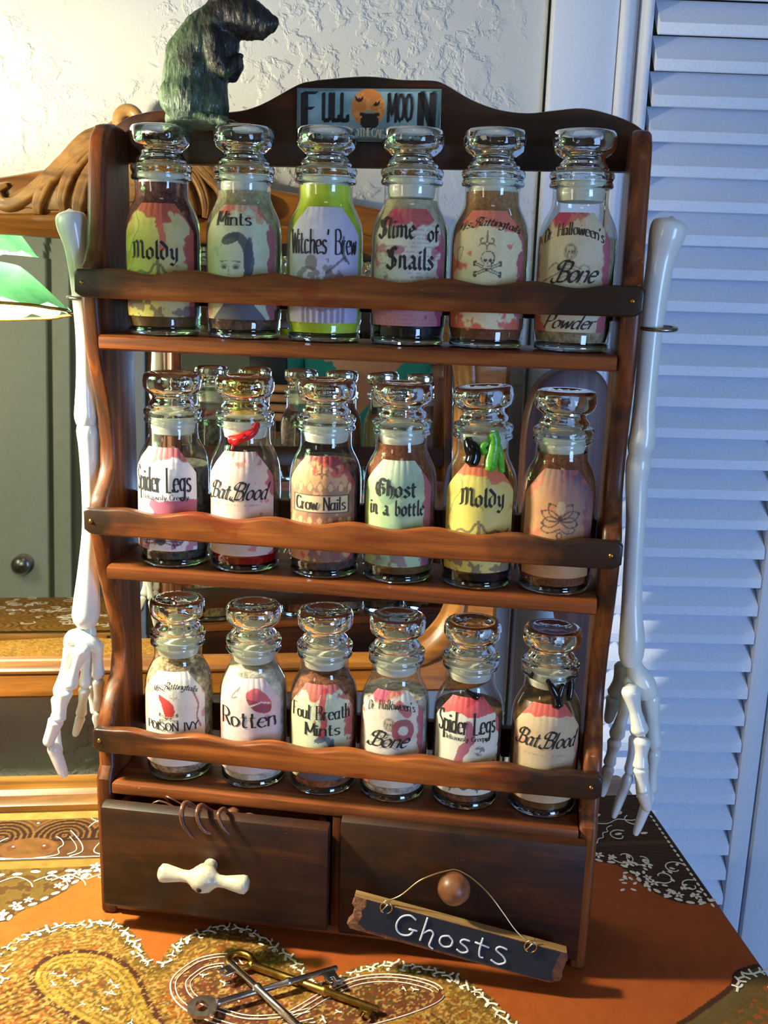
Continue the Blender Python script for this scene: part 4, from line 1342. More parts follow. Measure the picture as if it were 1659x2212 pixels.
class Paint:
    def __init__(s, X, Y, base):
        s.X, s.Y = X, Y; s.c = np.zeros(X.shape + (3,)) + np.array(base)

    def m(s, mask, col, a=1.0):
        k = (mask.astype(float) * a)[..., None] if mask.dtype == bool else (mask * a)[..., None]
        s.c = s.c * (1 - k) + np.array(col) * k

    def age(s, amt=.25, seed=0, tint=(.62, .48, .30)):
        n = fbm(s.X * 130, s.Y * 130, 4, seed)
        s.m(np.clip((n - .45) * 3, 0, 1), np.array(tint) * s.c.mean(axis=(0, 1)) * 1.1, amt)
        s.c *= (0.93 + .12 * fbm(s.X * 500, s.Y * 500, 2, seed + 3))[..., None]

    def blot(s, col, seed, thr, top=0, right=0, left=0, bottom=0, a=.85, sc=120):
        x = s.X / LHW; y = (s.Y - LZ0) / (LZ1 - LZ0)
        n = .46 + (fbm(s.X * sc, s.Y * sc, 4, seed) - .5) * .50 + top * np.clip(y - .8, 0, 1) + right * np.clip(x - .62, 0, 1) * 1.2 + left * np.clip(-x - .45, 0, 1) + bottom * np.clip(.35 - y, 0, 1)
        s.m(np.clip((n - thr) * 40, 0, 1), col, a)

    def skull(s, cx, cy, k, ink, bone=None, bones=True):
        X, Y = s.X, s.Y
        if bones:
            for sg in (-1, 1):
                s.m(dline(X, Y, [(cx - 1.5 * k, cy + sg * .62 * k - 1.0 * k), (cx + 1.5 * k, cy - sg * .62 * k - 1.0 * k)]) < .19 * k, ink)
                for e in (-1, 1):
                    for q in (-.16, .16): s.m(ell(X, Y, cx + e * 1.5 * k, cy - e * sg * .62 * k - 1.0 * k + q * k, .22 * k, .19 * k), ink)
                s.m(dline(X, Y, [(cx - 1.4 * k, cy + sg * .58 * k - 1.0 * k), (cx + 1.4 * k, cy - sg * .58 * k - 1.0 * k)]) < .08 * k, bone if bone is not None else s.c.mean(axis=(0, 1)))
        b = bone if bone is not None else s.c.mean(axis=(0, 1))
        s.m(ell(X, Y, cx, cy + .25 * k, .82 * k, .85 * k), ink); s.m(ell(X, Y, cx - .04 * k, cy + .27 * k, .70 * k, .74 * k), b)
        s.m((np.abs(X - cx) < .45 * k) & (Y > cy - 1.0 * k) & (Y < cy - .2 * k), ink); s.m((np.abs(X - cx) < .36 * k) & (Y > cy - .9 * k) & (Y < cy - .2 * k), b)
        for sg in (-1, 1): s.m(ell(X, Y, cx + sg * .30 * k, cy + .0 * k, .22 * k, .20 * k), ink)
        s.m(ell(X, Y, cx, cy - .33 * k, .09 * k, .15 * k), ink)
        for q in (-.2, 0, .2): s.m((np.abs(X - cx - q * k) < .035 * k) & (Y > cy - .85 * k) & (Y < cy - .52 * k), ink)

    def face(s, cx, cy, k, skin, hair, soft=.9):
        X, Y = s.X, s.Y
        s.m(ell(X, Y, cx + .10 * k, cy + .12 * k, .78 * k, 1.18 * k), hair, soft)
        s.m(ell(X, Y, cx - .12 * k, cy + .0 * k, .60 * k, 1.05 * k), skin)
        s.m(ell(X, Y, cx + .62 * k, cy + .35 * k, .18 * k, .75 * k, -.1), hair, soft)
        s.m(ell(X, Y, cx - .15 * k, cy + 1.02 * k, .42 * k, .22 * k, .35), hair, soft)
        for sg in (-1, 1):
            s.m(ell(X, Y, cx - .16 * k + sg * .27 * k, cy - .12 * k, .17 * k, .13 * k), hair, .45)
            s.m(ell(X, Y, cx - .16 * k + sg * .27 * k, cy - .16 * k, .11 * k, .06 * k), hair, .85)
            s.m(dline(X, Y, [(cx - .16 * k + sg * .12 * k, cy + .10 * k), (cx - .16 * k + sg * .44 * k, cy + .08 * k)]) < .035 * k, hair, .7)
        s.m(dline(X, Y, [(cx - .20 * k, cy - .1 * k), (cx - .24 * k, cy - .45 * k), (cx - .12 * k, cy - .48 * k)]) < .03 * k, hair, .4)
        s.m(ell(X, Y, cx - .16 * k, cy - .70 * k, .16 * k, .05 * k), hair, .6)

    def curl(s, cx, cy, k, ink, a=.8):
        for sg in (-1, 1):
            pts = [(cx + sg * (.35 * k + k * .42 * (1 - t / 8) * math.cos(t + 2.2)), cy + k * .42 * (1 - t / 8) * math.sin(t + 2.2)) for t in np.linspace(0, 5.5, 18)]
            s.m(dline(s.X, s.Y, pts) < .06 * k, ink, a)
            s.m(dline(s.X, s.Y, [(cx, cy - .5 * k), (cx + sg * .25 * k, cy - .2 * k), (cx + sg * .7 * k, cy - .45 * k)]) < .05 * k, ink, a)
        s.m(ell(s.X, s.Y, cx, cy + .55 * k, .10 * k, .2 * k), ink, a); s.m(ell(s.X, s.Y, cx, cy - .6 * k, .10 * k, .16 * k), ink, a)


RED = np.array(lin(176, 44, 52)); MAG = np.array(lin(160, 44, 84)); INK = np.array(lin(44, 36, 34)); CORAL = np.array(lin(214, 96, 78))


def L(r, g, b): return np.array(lin(r, g, b))


def style_paint(st, X, Y):
    if st in ('moldy', 'moldy2'):
        P = Paint(X, Y, L(214, 196, 92)); g = np.clip((X / LHW + .2), 0, 1)
        P.m(g, L(196, 186, 150) if st == 'moldy' else L(212, 184, 110), .8)
        P.blot(L(196, 140, 52), 4, .60, left=.3, a=.5); P.age(.3, 1)
        P.m(dline(X, Y, c2([(-.018, .08), (-.012, .070), (-.018, .060), (-.022, .05)], 4)) < .0004, L(120, 84, 40), .6)
        if st == 'moldy':
            P.blot(RED, 2, .60, top=1.4, right=.62)
            P.m(dline(X, Y, c2([(.001, .082), (.002, .070), (.004, .062), (.003, .056)], 4)) < .0020, CORAL, .9)
        else:
            P.blot(L(212, 82, 52), 12, .64, top=2.2, right=.4)
        P.skull(0, .030, .005, L(70, 64, 50), None, False)
        for sg in (-1, 1): P.m(dline(X, Y, c2([(sg * .002, .046), (sg * .006, .040), (sg * .012, .0415), (sg * .018, .038), (sg * .022, .0415)], 4)) < .0009, L(84, 76, 62), .75)
        P.m(dline(X, Y, c2([(0, .0475), (.0006, .043), (0, .038)], 3)) < .0012, L(84, 76, 62), .75)
        P.m((Y < .024) & (fbm(X * 150, Y * 150, 3, 6) > .5), L(70, 50, 70), .7)
    elif st in ('mints', 'mints2'):
        P = Paint(X, Y, L(196, 204, 172)); P.m(np.clip(-X / LHW, 0, 1), L(222, 206, 150), .9); P.age(.25, 2)
        P.blot(L(150, 168, 158), 7, .56, a=.5)
        P.blot(RED if st == 'mints2' else MAG, 3 if st == 'mints' else 21, .60, top=.7 if st == 'mints' else 1.9, right=.9 if st == 'mints' else .35)
        if st == 'mints': P.face(-.003, .0480, .0150, L(206, 204, 170), L(62, 66, 74)); P.blot(L(204, 110, 80), 13, .66, top=1.6, left=.3, a=.6)
        else: P.face(.002, .034, .0105, L(186, 198, 170), L(70, 92, 104)); P.m(dline(X, Y, c2([(.003, .08), (.001, .068), (.003, .058), (.001, .048)], 4)) < .0022, RED, .9)
        P.m((Y < .024) & (np.abs(X) < .03 * (1 - Y / .034)), L(66, 58, 84), .9)
    elif st == 'witch':
        P = Paint(X, Y, L(208, 202, 208)); P.m(np.clip(X / LHW + .1, 0, 1), L(176, 168, 204), .8); P.age(.3, 3, (.5, .45, .5))
        for cx, cy, rx, ry in ((-.008, .050, .004, .005), (.003, .048, .0035, .005), (-.010, .040, .009, .008), (.006, .039, .008, .008), (0, .030, .016, .010)):
            P.m(ell(X, Y, cx, cy, rx, ry) & (fbm(X * 260, Y * 260, 3, 4) > .38), L(126, 98, 88), .75)
        P.m(dline(X, Y, [(.002, .044), (.014, .054), (.017, .050)]) < .0008, L(90, 70, 70), .8)
        P.m((Y < .024) & (np.abs(X) < .015) & (np.abs((X * 260) % 1 - .5) < .3), L(120, 96, 120), .7)
        P.m(dline(X, Y, [(.013, .066), (.0125, .056), (.0145, .052)]) < .0011, L(60, 56, 70), .8)
    elif st == 'slime':
        P = Paint(X, Y, L(206, 200, 178)); P.age(.25, 5)
        rows = (np.abs((Y / .0026) % 1 - .5) < .22) & (vnoise(X * 900, np.floor(Y / .0026) * 7.1, 3) > .42) & (X > -.020)
        P.m(rows & (vnoise(np.floor(X / .014) * 3.3, np.floor(Y / .0104) * 5.1, 8) > .35), L(150, 144, 130), .55)
        P.blot(RED, 5, .60, top=2.4); P.blot(MAG, 15, .62, right=.75); P.blot(MAG, 9, .52, bottom=1.2, a=.7)
    elif st == 'skull':
        P = Paint(X, Y, L(222, 206, 160)); P.age(.2, 7); P.blot(MAG, 7, .62, right=.8); P.blot(CORAL, 17, .60, top=2.2); P.blot(L(206, 66, 48), 18, .64, bottom=.6, left=.4)
        P.curl(0, .0665, .0075, L(110, 96, 74), .8); P.skull(.001, .0545, .0052, L(74, 62, 50), L(214, 198, 156))
        P.m(dline(X, Y, c2([(-.020, .050), (-.021, .060), (-.016, .062), (-.018, .055)], 4)) < .0004, L(110, 90, 70), .7)
    elif st in ('bone', 'bone2'):
        P = Paint(X, Y, L(204, 188, 154) if st == 'bone' else L(212, 204, 186)); P.age(.35, 8)
        P.blot(L(186, 84, 70), 8, .62, left=.5, top=1.0); P.blot(MAG, 28, .60, right=.9, top=.6)
        P.m(ell(X, Y, -.001, .0610, .0042, .0052), L(150, 136, 108), .8); P.skull(-.001, .0610, .0036, L(96, 82, 64), L(186, 172, 140), False)
        for k in range(5): P.m(dline(X, Y, c2([(-.007, .0515 - k * .0022), (-.001, .0535 - k * .0022), (.006, .0510 - k * .0022)], 3)) < .0005, L(110, 96, 74), .6)
        P.m(np.abs(np.hypot(X - .008, (Y - .050)) - .0032) < .0005, L(120, 100, 76), .6)
        P.m(dline(X, Y, c2([(-.015, .050), (-.010, .054), (-.006, .050), (-.012, .046), (-.019, .043)], 4)) < .0005, L(80, 70, 58), .7)
        if st == 'bone2':
            rr_ = np.hypot((X - .009) / 1.0, (Y - .0565)); P.m((rr_ > .0036) & (rr_ < .0080 + .001 * vnoise(X * 300, Y * 300)), L(150, 52, 62), .9)
            P.m(dline(X, Y, [(.006, .075), (.012, .069)]) < .0032, RED, .8)
    elif st in ('legs', 'legs2'):
        P = Paint(X, Y, L(232, 226, 224) if st == 'legs' else L(224, 216, 190)); P.age(.12, 9)
        if st == 'legs':
            P.blot(RED, 9, .64, top=2.4); P.blot(MAG, 30, .56, bottom=0, right=.1, a=0); P.m((Y < .0470 + .003 * vnoise(X * 160, Y * 0)) & (Y > .036) & (X > -.010 + .006 * vnoise(Y * 200, X * 0)), MAG, .9)
            P.m((Y < .036) & (fbm(X * 120, Y * 120, 3, 31) > .52), L(176, 90, 130), .8)
        else:
            P.m(Y > .0685 + .006 * vnoise(X * 160, 0 * Y, 2) + np.abs(X) * .1, L(206, 50, 58), .92); P.blot(RED, 41, .66, top=.8, right=.7)
            P.m(dline(X, Y, c2([(.001, .066), (.0035, .056), (-.002, .046), (-.006, .036)], 4)) < .0024 + .0016 * vnoise(X * 260, Y * 260), MAG, .85)
            P.m(ell(X, Y, .010, .0465, .004, .0036) & (fbm(X * 500, Y * 500, 2, 1) > .45), L(120, 116, 108), .9)
        for k in range(4):
            for sg in (-1, 1): P.m(dline(X, Y, c2([(0, .020), (sg * (.006 + .002 * k), .026 - .003 * k), (sg * (.010 + .002 * k), .015 + .002 * k)], 3)) < .0005, L(60, 50, 56), .8)
        P.m(ell(X, Y, 0, .020, .004, .003), L(60, 50, 56), .9)
    elif st in ('blood', 'blood2'):
        P = Paint(X, Y, L(214, 188, 170) if st == 'blood' else L(200, 172, 134)); P.age(.25, 10)
        if st == 'blood': P.blot(L(206, 96, 92), 35, .58, top=.9, left=.15, a=.8); P.blot(L(168, 60, 84), 52, .60, right=.55); P.m(np.clip(-X / LHW - .2, 0, 1), L(232, 214, 160), .8)
        else: P.m(Y > .0730 + .004 * vnoise(X * 180, 0 * Y, 5), L(196, 66, 58), .9); P.blot(L(200, 110, 90), 55, .64, left=.4, right=.5, a=.7)
        P.m((np.abs(Y - .0485) < .0007) & (vnoise(X * 1500, 0 * Y, 1) > .4) & (np.abs(X) < .015), L(150, 126, 110), .6)
        P.m((Y < .026) & ell(X, Y, 0, .024, .003, .003), INK, .7)
    elif st == 'crow':
        P = Paint(X, Y, L(206, 152, 104)); P.age(.3, 11); P.blot(L(196, 70, 52), 60, .54, top=.9, right=.2, a=.85); P.blot(L(130, 40, 52), 61, .60, top=.9, right=.8)
        zig = np.abs(((X / .007) % 1) - .5) * .010
        P.m((np.abs(Y - .0525) < .0110 + zig) & (fbm(X * 260, Y * 260, 2, 3) > .25), L(132, 98, 76), .75)
        for k in range(-3, 4):
            for sg in (-1, 1): P.m(ell(X, Y, k * .007, .0525 + sg * .0115, .0016, .0026), L(214, 170, 120), .9)
        P.curl(.001, .0745, .0060, L(110, 66, 50), .8)
        P.m((np.abs(X) < .0205) & (np.abs(Y - .0528) < .0062), L(60, 42, 34)); P.m((np.abs(X) < .0198) & (np.abs(Y - .0528) < .0056), L(216, 186, 140))
        P.m((Y < .036) & (fbm(X * 170, Y * 170, 3, 12) > .48), L(84, 52, 60), .7)
    elif st == 'ghost':
        P = Paint(X, Y, L(170, 194, 150)); P.m(np.clip(fbm(X * 70, Y * 70, 3, 13) * 2.4 - .8, 0, 1), L(110, 146, 118), .8); P.m(np.clip(-X / LHW * 1.1, 0, 1) * (fbm(X * 90, Y * 90, 3, 14) > .4), L(202, 206, 110), .6)
        P.m(np.clip((Y - .062) / .02, 0, 1), L(206, 214, 186), .55); P.blot(MAG, 14, .62, top=.4, right=1.1)
        P.m(ell(X, Y, -.007, .0635, .0075, .0085, .3), L(104, 138, 112), .6); P.age(.1, 13)
        P.m((Y < .030) & (fbm(X * 130, Y * 130, 3, 15) > .52), L(126, 70, 90), .7)
    elif st == 'floral':
        P = Paint(X, Y, L(196, 142, 92)); P.m(np.clip((X / LHW) * .6 + (Y - .05) * 22, 0, 1), L(78, 54, 92), .85); P.blot(L(206, 90, 66), 70, .55, a=.6); P.blot(L(130, 60, 84), 71, .60, right=.6, a=.7); P.age(.25, 14)
        k = L(72, 46, 40)
        for sg in (-1, 1):
            for a0, ln in ((.35, 1.0), (.95, .95), (-.25, .9)):
                cx, cy = 0.001, .0520
                tip = (cx + sg * math.cos(a0) * .013 * ln, cy + math.sin(a0) * .013 * ln)
                q = c2([(cx, cy), (cx + sg * math.cos(a0 + .45) * .008, cy + math.sin(a0 + .45) * .008), tip, (cx + sg * math.cos(a0 - .45) * .008, cy + math.sin(a0 - .45) * .008)], 5, True)
                P.m(dline(X, Y, q, True) < .00045, k, .85); P.m(ell(X, Y, tip[0], tip[1], .0011, .0011), k, .85)
            P.m(dline(X, Y, c2([(cx, .046), (sg * .006, .043), (sg * .011, .045), (sg * .009, .048)], 4)) < .0004, k, .85)
        P.m(ell(X, Y, .001, .060, .0030, .0045), L(206, 170, 120), .8)
        P.m(np.abs(np.hypot((X - .001) * 1.2, Y - .0415) - .0020) < .0005, k, .85)
    elif st == 'ivy':
        P = Paint(X, Y, L(232, 224, 206)); P.age(.12, 15); P.blot(L(196, 84, 60), 80, .70, top=.3, right=.5, a=.6)
        P.m(dline(X, Y, c2([(.016, .070), (.020, .060), (.019, .050), (.022, .042)], 4)) < .0007, L(150, 60, 48), .8)
        P.skull(-.002, .0545, .0042, L(110, 92, 70), L(220, 208, 180)); P.curl(.002, .0675, .005, L(150, 136, 110), .6)
        q = [(-.009, .068), (-.006, .0665), (-.001, .064), (.002, .060), (.0025, .054), (.000, .0515), (-.004, .052), (-.006, .057), (-.0075, .062), (-.009, .0645)]
        P.m(inpoly(X, Y, c2(q, 4, True)), L(196, 40, 36), .95); P.blot(L(220, 120, 90), 83, .64, left=.6, top=.2, a=.6)
    elif st == 'rotten':
        P = Paint(X, Y, L(222, 200, 188)); P.m(np.clip(X / LHW, 0, 1), L(196, 168, 190), .6); P.age(.15, 16); P.blot(L(214, 130, 124), 84, .60, left=.35, a=.8); P.blot(L(196, 96, 110), 94, .63, a=.8)
        q = c2([(-.001, .074), (.006, .078), (.013, .074), (.018, .066), (.016, .060), (.008, .0605), (.002, .065)], 4, True)
        P.m(inpoly(X, Y, q), L(150, 46, 64), .95); P.m(inpoly(X, Y, q) & (Y > .068 + (X - .008) * -.35), L(206, 92, 96), .9)
        P.m(dline(X, Y, [(.002, .0652), (.010, .0680), (.0165, .0665)]) < .0005, L(236, 216, 210), .9)
        P.m(dline(X, Y, c2([(-.008, .0745), (-.006, .078), (-.010, .074), (-.012, .070), (-.008, .071)], 4)) < .0005, INK, .7)
    return np.clip(P.c, 0, 1)


NLX, NLY = 92, 118


def make_label(root, st, texts, torn=0.0):
    ys = np.linspace(LZ0, LZ1, NLY); rs = np.linspace(-1, 1, NLX)
    V = []; XX = np.zeros((NLY, NLX)); YY = np.zeros((NLY, NLX))
    sd = sum(map(ord, st)) % 50
    for j, z in enumerate(ys):
        t = (z - LZ0) / (LZ1 - LZ0)
        hw = LHW * min(1, 1 - max(0, t - .76) * 1.95)
        for i, r in enumerate(rs):
            s = r * hw; XX[j, i] = s; YY[j, i] = z
            wr = .00022 + .00050 * max(0, t - .72) * abs(math.sin(s * 700 + sd)) * 2 + .0001 * math.sin(s * 300 + z * 200 + sd)
            V.append(lpt(s, z, wr))
    idx = np.arange(NLX * NLY).reshape(NLY, NLX)
    F = np.stack([idx[:-1, :-1], idx[:-1, 1:], idx[1:, 1:], idx[1:, :-1]], -1).reshape(-1, 4).tolist()
    cols = style_paint(st, XX, YY).reshape(-1, 3)
    lab = put('label', V, F, M['paper'], root, True, cols=cols)
    parts = []
    for tx in texts:
        s, sty, wd, h, cx, z = tx[:6]; arc = tx[6] if len(tx) > 6 else None
        _, W = layout(s, sty, h); kx = wd / W

        def fn(x, y, cx=cx, kx=kx): 
            X = cx + (x - cx) * kx
            return lpt(max(-LHW * 1.0, min(LHW * 1.0, X)), y, .00062 + .00075 * max(0, (y - .066) / .018))
        parts.append(text_vf(s, sty, h, cx, z, fn, bold=(1 / max(kx, .6)) ** .3, arc=arc))
    for V, F in parts: put('lettering', V, F, M['ink'], lab)
    return lab


def contents_obj(root, m, top, name='contents', bottom=.0062):
    pr = [(0, bottom), (max(bodyr(bottom) - .0014, .01), bottom)]
    zs = [z for z in (.009, .013, .018, .03, .045, .056, .062, .0675, .0718, .0758,   .0795, .0822, .0855, .0880, .0905) if bottom < z < top - .001] + [top]
    for z in zs: pr.append((bodyr(z) - .0009, z))
    pr += [(bodyr(top) * .55, top + .0012), (0, top + .0018)]
    if top > .0908: pr = [(r, z) for r, z in pr if z <= top + .0001] + [(.0158, top), (.0156, .0909), (0, .0905)]
    return lathe(name, pr, m, root, 32)


CM = {
 'redbrown': content_mat('dark_red_powder', lin(70, 26, 20), lin(120, 60, 44), 300),
 'olive': content_mat('olive_powder', lin(110, 100, 66), lin(150, 138, 100), 400),
 'lime': content_mat('lime_slime', lin(176, 196, 40), lin(206, 222, 66), 60, .35, .05),
 'pale': content_mat('pale_powder', lin(168, 158, 128), lin(200, 192, 160), 200),
 'sand': content_mat('sandy_powder', lin(150, 140, 100), lin(182, 172, 134), 300),
 'tan': content_mat('tan_powder', lin(150, 104, 62), lin(186, 140, 92), 500),
 'beige': content_mat('beige_bits', lin(120, 96, 66), lin(186, 164, 130), 200),
 'moss': content_mat('dark_moss_bits', lin(34, 34, 28), lin(96, 92, 74), 240),
 'blood': content_mat('red_syrup', lin(120, 4, 8), lin(156, 10, 14), 40, .2, .02),
 'claws': content_mat('dark_claw_bits', lin(44, 30, 30), lin(104, 80, 64), 200),
 'rust': content_mat('rust_spice', lin(112, 56, 26), lin(150, 84, 44), 500),
 'black': content_mat('black_goo', lin(12, 10, 14), lin(34, 26, 36), 60, .25, .1),
 'oats': content_mat('dried_flakes', lin(120, 92, 60), lin(214, 190, 150), 210, .8, 1.0),
 'fluff': content_mat('cream_fluff', lin(170, 160, 136), lin(236, 228, 206), 110, .9, 1.0),
 'cinnamon': content_mat('cinnamon_bits', lin(96, 44, 22), lin(160, 100, 62), 260),
 'chunks': content_mat('white_chunks', lin(150, 136, 116), lin(230, 220, 204), 170, .8, 1.0),
 'mud': content_mat('brown_syrup', lin(76, 52, 26), lin(112, 84, 46), 60, .3, .1),
 'brownbits': content_mat('brown_bits', lin(50, 30, 22), lin(120, 84, 60), 220),
 'green': content_mat('green_resin', lin(70, 150, 30), lin(112, 190, 60), 90, .25, .3),
 'wax_red': content_mat('red_wax', lin(190, 14, 16), lin(214, 24, 24), 60, .3, .1),
 'wax_black': content_mat('black_wax', lin(8, 6, 8), lin(16, 12, 14), 60, .15, .1),
}


def drip(root, paths, m, name):
    parts = []
    for pts, rad in paths:
        q = []
        for s, z in pts:
            R = bodyr(z) + .0006; a = s / .0170
            q.append(Vector((R * math.sin(a), -R * math.cos(a), z)))
        parts.append(tube_vf(q, rad, 10, 4))
    V, F = join_vf(parts)
    return put(name, V, F, m, root, True)


GB_V, GB_F = None, None
body_mesh = None
RATT = "Mrs. Rattingtails"
jars = [
 # row, i, dx, style, texts, contents, top, phi, label
 (1, 0, -.0030, 'moldy', [('Moldy', 'black', .032, .0112, -.002, .0495)], 'redbrown', .0905, -9, "jar with yellow Moldy label, first on the top shelf, dark red powder"),
 (1, 1, -.0012, 'mints', [('Mints', 'serif', .024, .0085, -.003, .0715)], 'olive', .0870, -9, "jar with Mints label over a woman's pale face with dark hair, top shelf"),
 (1, 2, -.0008, 'witch', [("Witches' Brew", 'spooky', .047, .0150, .0, .0555)], 'lime', .0880, -2, "jar of bright lime green stuff with lavender Witches' Brew label"),
 (1, 3, .0010, 'slime', [('Slime', 'black', .026, .0120, -.0085, .0665), ('of', 'black', .009, .0100, .0165, .0650), ('Snails', 'black', .031, .0125, .0015, .0480)], 'black', .0190, -2, "jar with newsprint label reading Slime of Snails"),
 (1, 4, -.0016, 'skull', [(RATT, 'script', .043, .0050, .0, .0705, .0045)], 'tan', .0905, -4, "jar with cream skull and crossbones label and tan powder, top shelf"),
 (1, 5, -.0008, 'bone', [("Dr. Halloween's", 'spooky', .040, .0075, .0, .0660, .0050), ('Bone', 'script', .024, .0120, .003, .0430), ('Powder', 'script', .032, .0085, .0, .0150)], 'beige', .0180, -6, "jar with aged Bone Powder label, last on the top shelf by the right post"),
 (2, 0, .0017, 'legs', [('Spider Legs', 'serif', .044, .0165, .0, .0545), ('Deliciously Creepy', 'serif', .034, .0036, .003, .0490)], 'moss', .0700, -24, "jar with white Spider Legs label, first on the middle shelf"),
 (2, 1, -.0008, 'blood', [('Bat Blood', 'script', .041, .0112, -.001, .0525)], 'blood', .0125, -11, "jar with red syrup, amber stopper and pink Bat Blood label, middle shelf"),
 (2, 2, .0020, 'crow', [('Crow Nails', 'serif', .036, .0088, .0, .0488)], 'claws', .0800, -8, "jar with orange Crow Nails label on a cream plaque"),
 (2, 3, .0000, 'ghost', [('Ghost', 'black', .029, .0112, -.001, .0610), ('in a bottle', 'black', .040, .0100, .0, .0485)], 'rust', .0890, -5, "jar with green Ghost in a bottle label and rust coloured spice"),
 (2, 4, .0004, 'moldy2', [('Moldy', 'black', .031, .0118, .002, .0580)], 'black', .0160, 0, "jar with Moldy label, bright green drip at the neck and tilted stopper"),
 (2, 5, -.0010, 'floral', [], 'rust', .0880, 2, "jar with purple and orange floral ornament label, last on the middle shelf"),
 (3, 0, .0020, 'ivy', [(RATT, 'script', .034, .0046, .002, .0690, .0040), ('POISON IVY', 'serif', .040, .0062, .0, .0410)], 'oats', .0840, -14, "jar with white Poison Ivy label with red leaf over bones, bottom shelf"),
 (3, 1, .0050, 'rotten', [('Rotten', 'spooky', .044, .0130, .0, .0490)], 'fluff', .0860, -11, "jar with pink Rotten label and dark red lips, cream fluff inside"),
 (3, 2, .0034, 'mints2', [('Foul Breath', 'serif', .046, .0102, .0, .0600), ('Mints', 'serif', .026, .0092, .002, .0480)], 'cinnamon', .0850, -6, "jar with Foul Breath Mints label, bottom shelf"),
 (3, 3, .0014, 'bone2', [("Dr. Halloween's", 'spooky', .036, .0065, .0, .0690, .0035), ('Bone', 'script', .026, .0112, -.001, .0440)], 'chunks', .0760, -6, "jar with Bone label marked by a dark red ring, bottom shelf"),
 (3, 4, .0004, 'legs2', [('Spider Legs', 'serif', .044, .0150, .0, .0590), ('Deliciously Creepy', 'serif', .032, .0036, .0, .0540)], 'brownbits', .0700, -2, "jar with Spider Legs label under a bright red top edge, bottom shelf"),
 (3, 5, .0014, 'blood2', [('Bat Blood', 'script', .042, .0112, .0, .0545)], 'mud', .0830, 3, "jar with tan Bat Blood label and black drips on its neck"),
]
SHZ = {1: SH1, 2: SH2, 3: SH3}
src = None
for row, i, dx, st, texts, cont, top, phi, lab in jars:
    x, y = JX0 + i * PITCH + dx, JY + (.0010 if row == 3 else 0)
    wx, wy, wz = r2w(x, y, SHZ[row])
    face = math.atan2(wx - cam.location.x, cam.location.y - wy)      # turn so that -Y looks at the viewer
    face = math.atan2(cam.location.x - wx, wy - cam.location.y)
    j = empty('spice_jar', (wx, wy, wz + .0002), face + math.radians(phi))
    tag(j, 'glass ' + lab, 'jar', 'spice jars on the rack')
    if src is None:
        b = lathe('glass_body', BODY, M['glass'], j, 64, flute=(.0058, .0112, 30, .0005))
        sme = lathe('stopper', STOP, M['stopper'], j, 48, flute=(.1235, .1309, 34, .0004))
        p = lathe('plug', PLUG, M['plug'], sme, 32)
        base = lathe('glass_foot', [(0, .0012), (.0200, .0012), (.0210, .0008), (.0228, .0012), (.0234, .0026), (.0232, .0044), (.0222, .0054), (0, .0050)], M['stopper'], j, 40)
        lip = lathe('glass_lip', [(.0163, .0990), (.0190, .0994), (.0198, .1006), (.0196, .1020), (.0189, .1030), (.0191, .1042), (.0199, .1056), (.0200, .1074), (.0192, .1088), (.0178, .1093), (.0166, .1091), (.0164, .1080), (.0163, .0990)], M['stopper'], j, 48)
        src = (b, sme, p, base, lip)
    else:
        cp = [s.copy() for s in src]
        for c in cp: COL.objects.link(c)
        cp[0].parent = j; cp[1].parent = j; cp[2].parent = cp[1]; cp[3].parent = j; cp[4].parent = j
        sme = cp[1]
        if (row, i) == (2, 1):
            sme.data = sme.data.copy(); sme.data.materials[0] = M['amber']; sme['label'] = 'amber glass stopper'
    rs = random.Random(row * 10 + i)
    sme.rotation_euler = (0, 0, rs.uniform(0, 6))
    if (row, i) == (2, 4):
        sme.rotation_euler = (0, math.radians(-4.5), 0); sme.location = (.0088, 0, .0006)
    lay = {(1, 1): [('brownbits', .0062, .0190), ('sand', .0192, .0935)], (1, 3): [('black', .0062, .0190), ('pale', .0192, .0900)], (1, 5): [('beige', .0062, .0190), ('sand', .0192, .0700)],
           (1, 0): [('mud', .0062, .0190), ('redbrown', .0192, .0975)], (1, 4): [('rust', .0062, .0190), ('tan', .0192, .0960)], (1, 2): [('lime', .0062, .0978)],
           (2, 3): [('mud', .0070, .0150), ('rust', .0152, .0935)], (2, 5): [('rust', .0062, .0930)]}.get((row, i), [(cont, .0062, top)])
    for cm_, b0_, t0_ in lay: contents_obj(j, CM[cm_], t0_, bottom=b0_)
    make_label(j, st, texts)
    if (row, i) == (1, 0): contents_obj(j, CM['redbrown'], .0905, 'neck_powder', .0904) if False else None
    if (row, i) == (1, 2): pass
    if (row, i) == (2, 1):
        o = drip(j, [([(.011, .1035), (.010, .0995), (.006, .0955), (-.001, .0930), (-.007, .0915)], [.0018, .0026, .0030, .0028, .0030]), ([(-.006, .0915), (-.0045, .0885), (-.005, .0850)], [.0024, .0012, .0008]), ([(.004, .0950), (-.004, .0905)], [.003, .0035])], CM['wax_red'], 'red_drip')
    if (row, i) == (2, 4):
        drip(j, [([(.006, .1055), (.0075, .1000), (.0070, .0940), (.0055, .0870), (.0050, .0820)], [.0032, .0040, .0042, .0046, .0040]), ([(.003, .0990), (.0, .0955), (.002, .0920)], [.0018, .0022, .0026]), ([(.010, .0965), (.0120, .0900), (.011, .0800)], [.0024, .0026, .0022])], CM['green'], 'green_drip')
        drip(j, [([(-.010, .1000), (-.007, .0950), (-.005, .0900), (-.006, .0845)], [.003, .0048, .0050, .0045])], CM['wax_black'], 'black_drip')
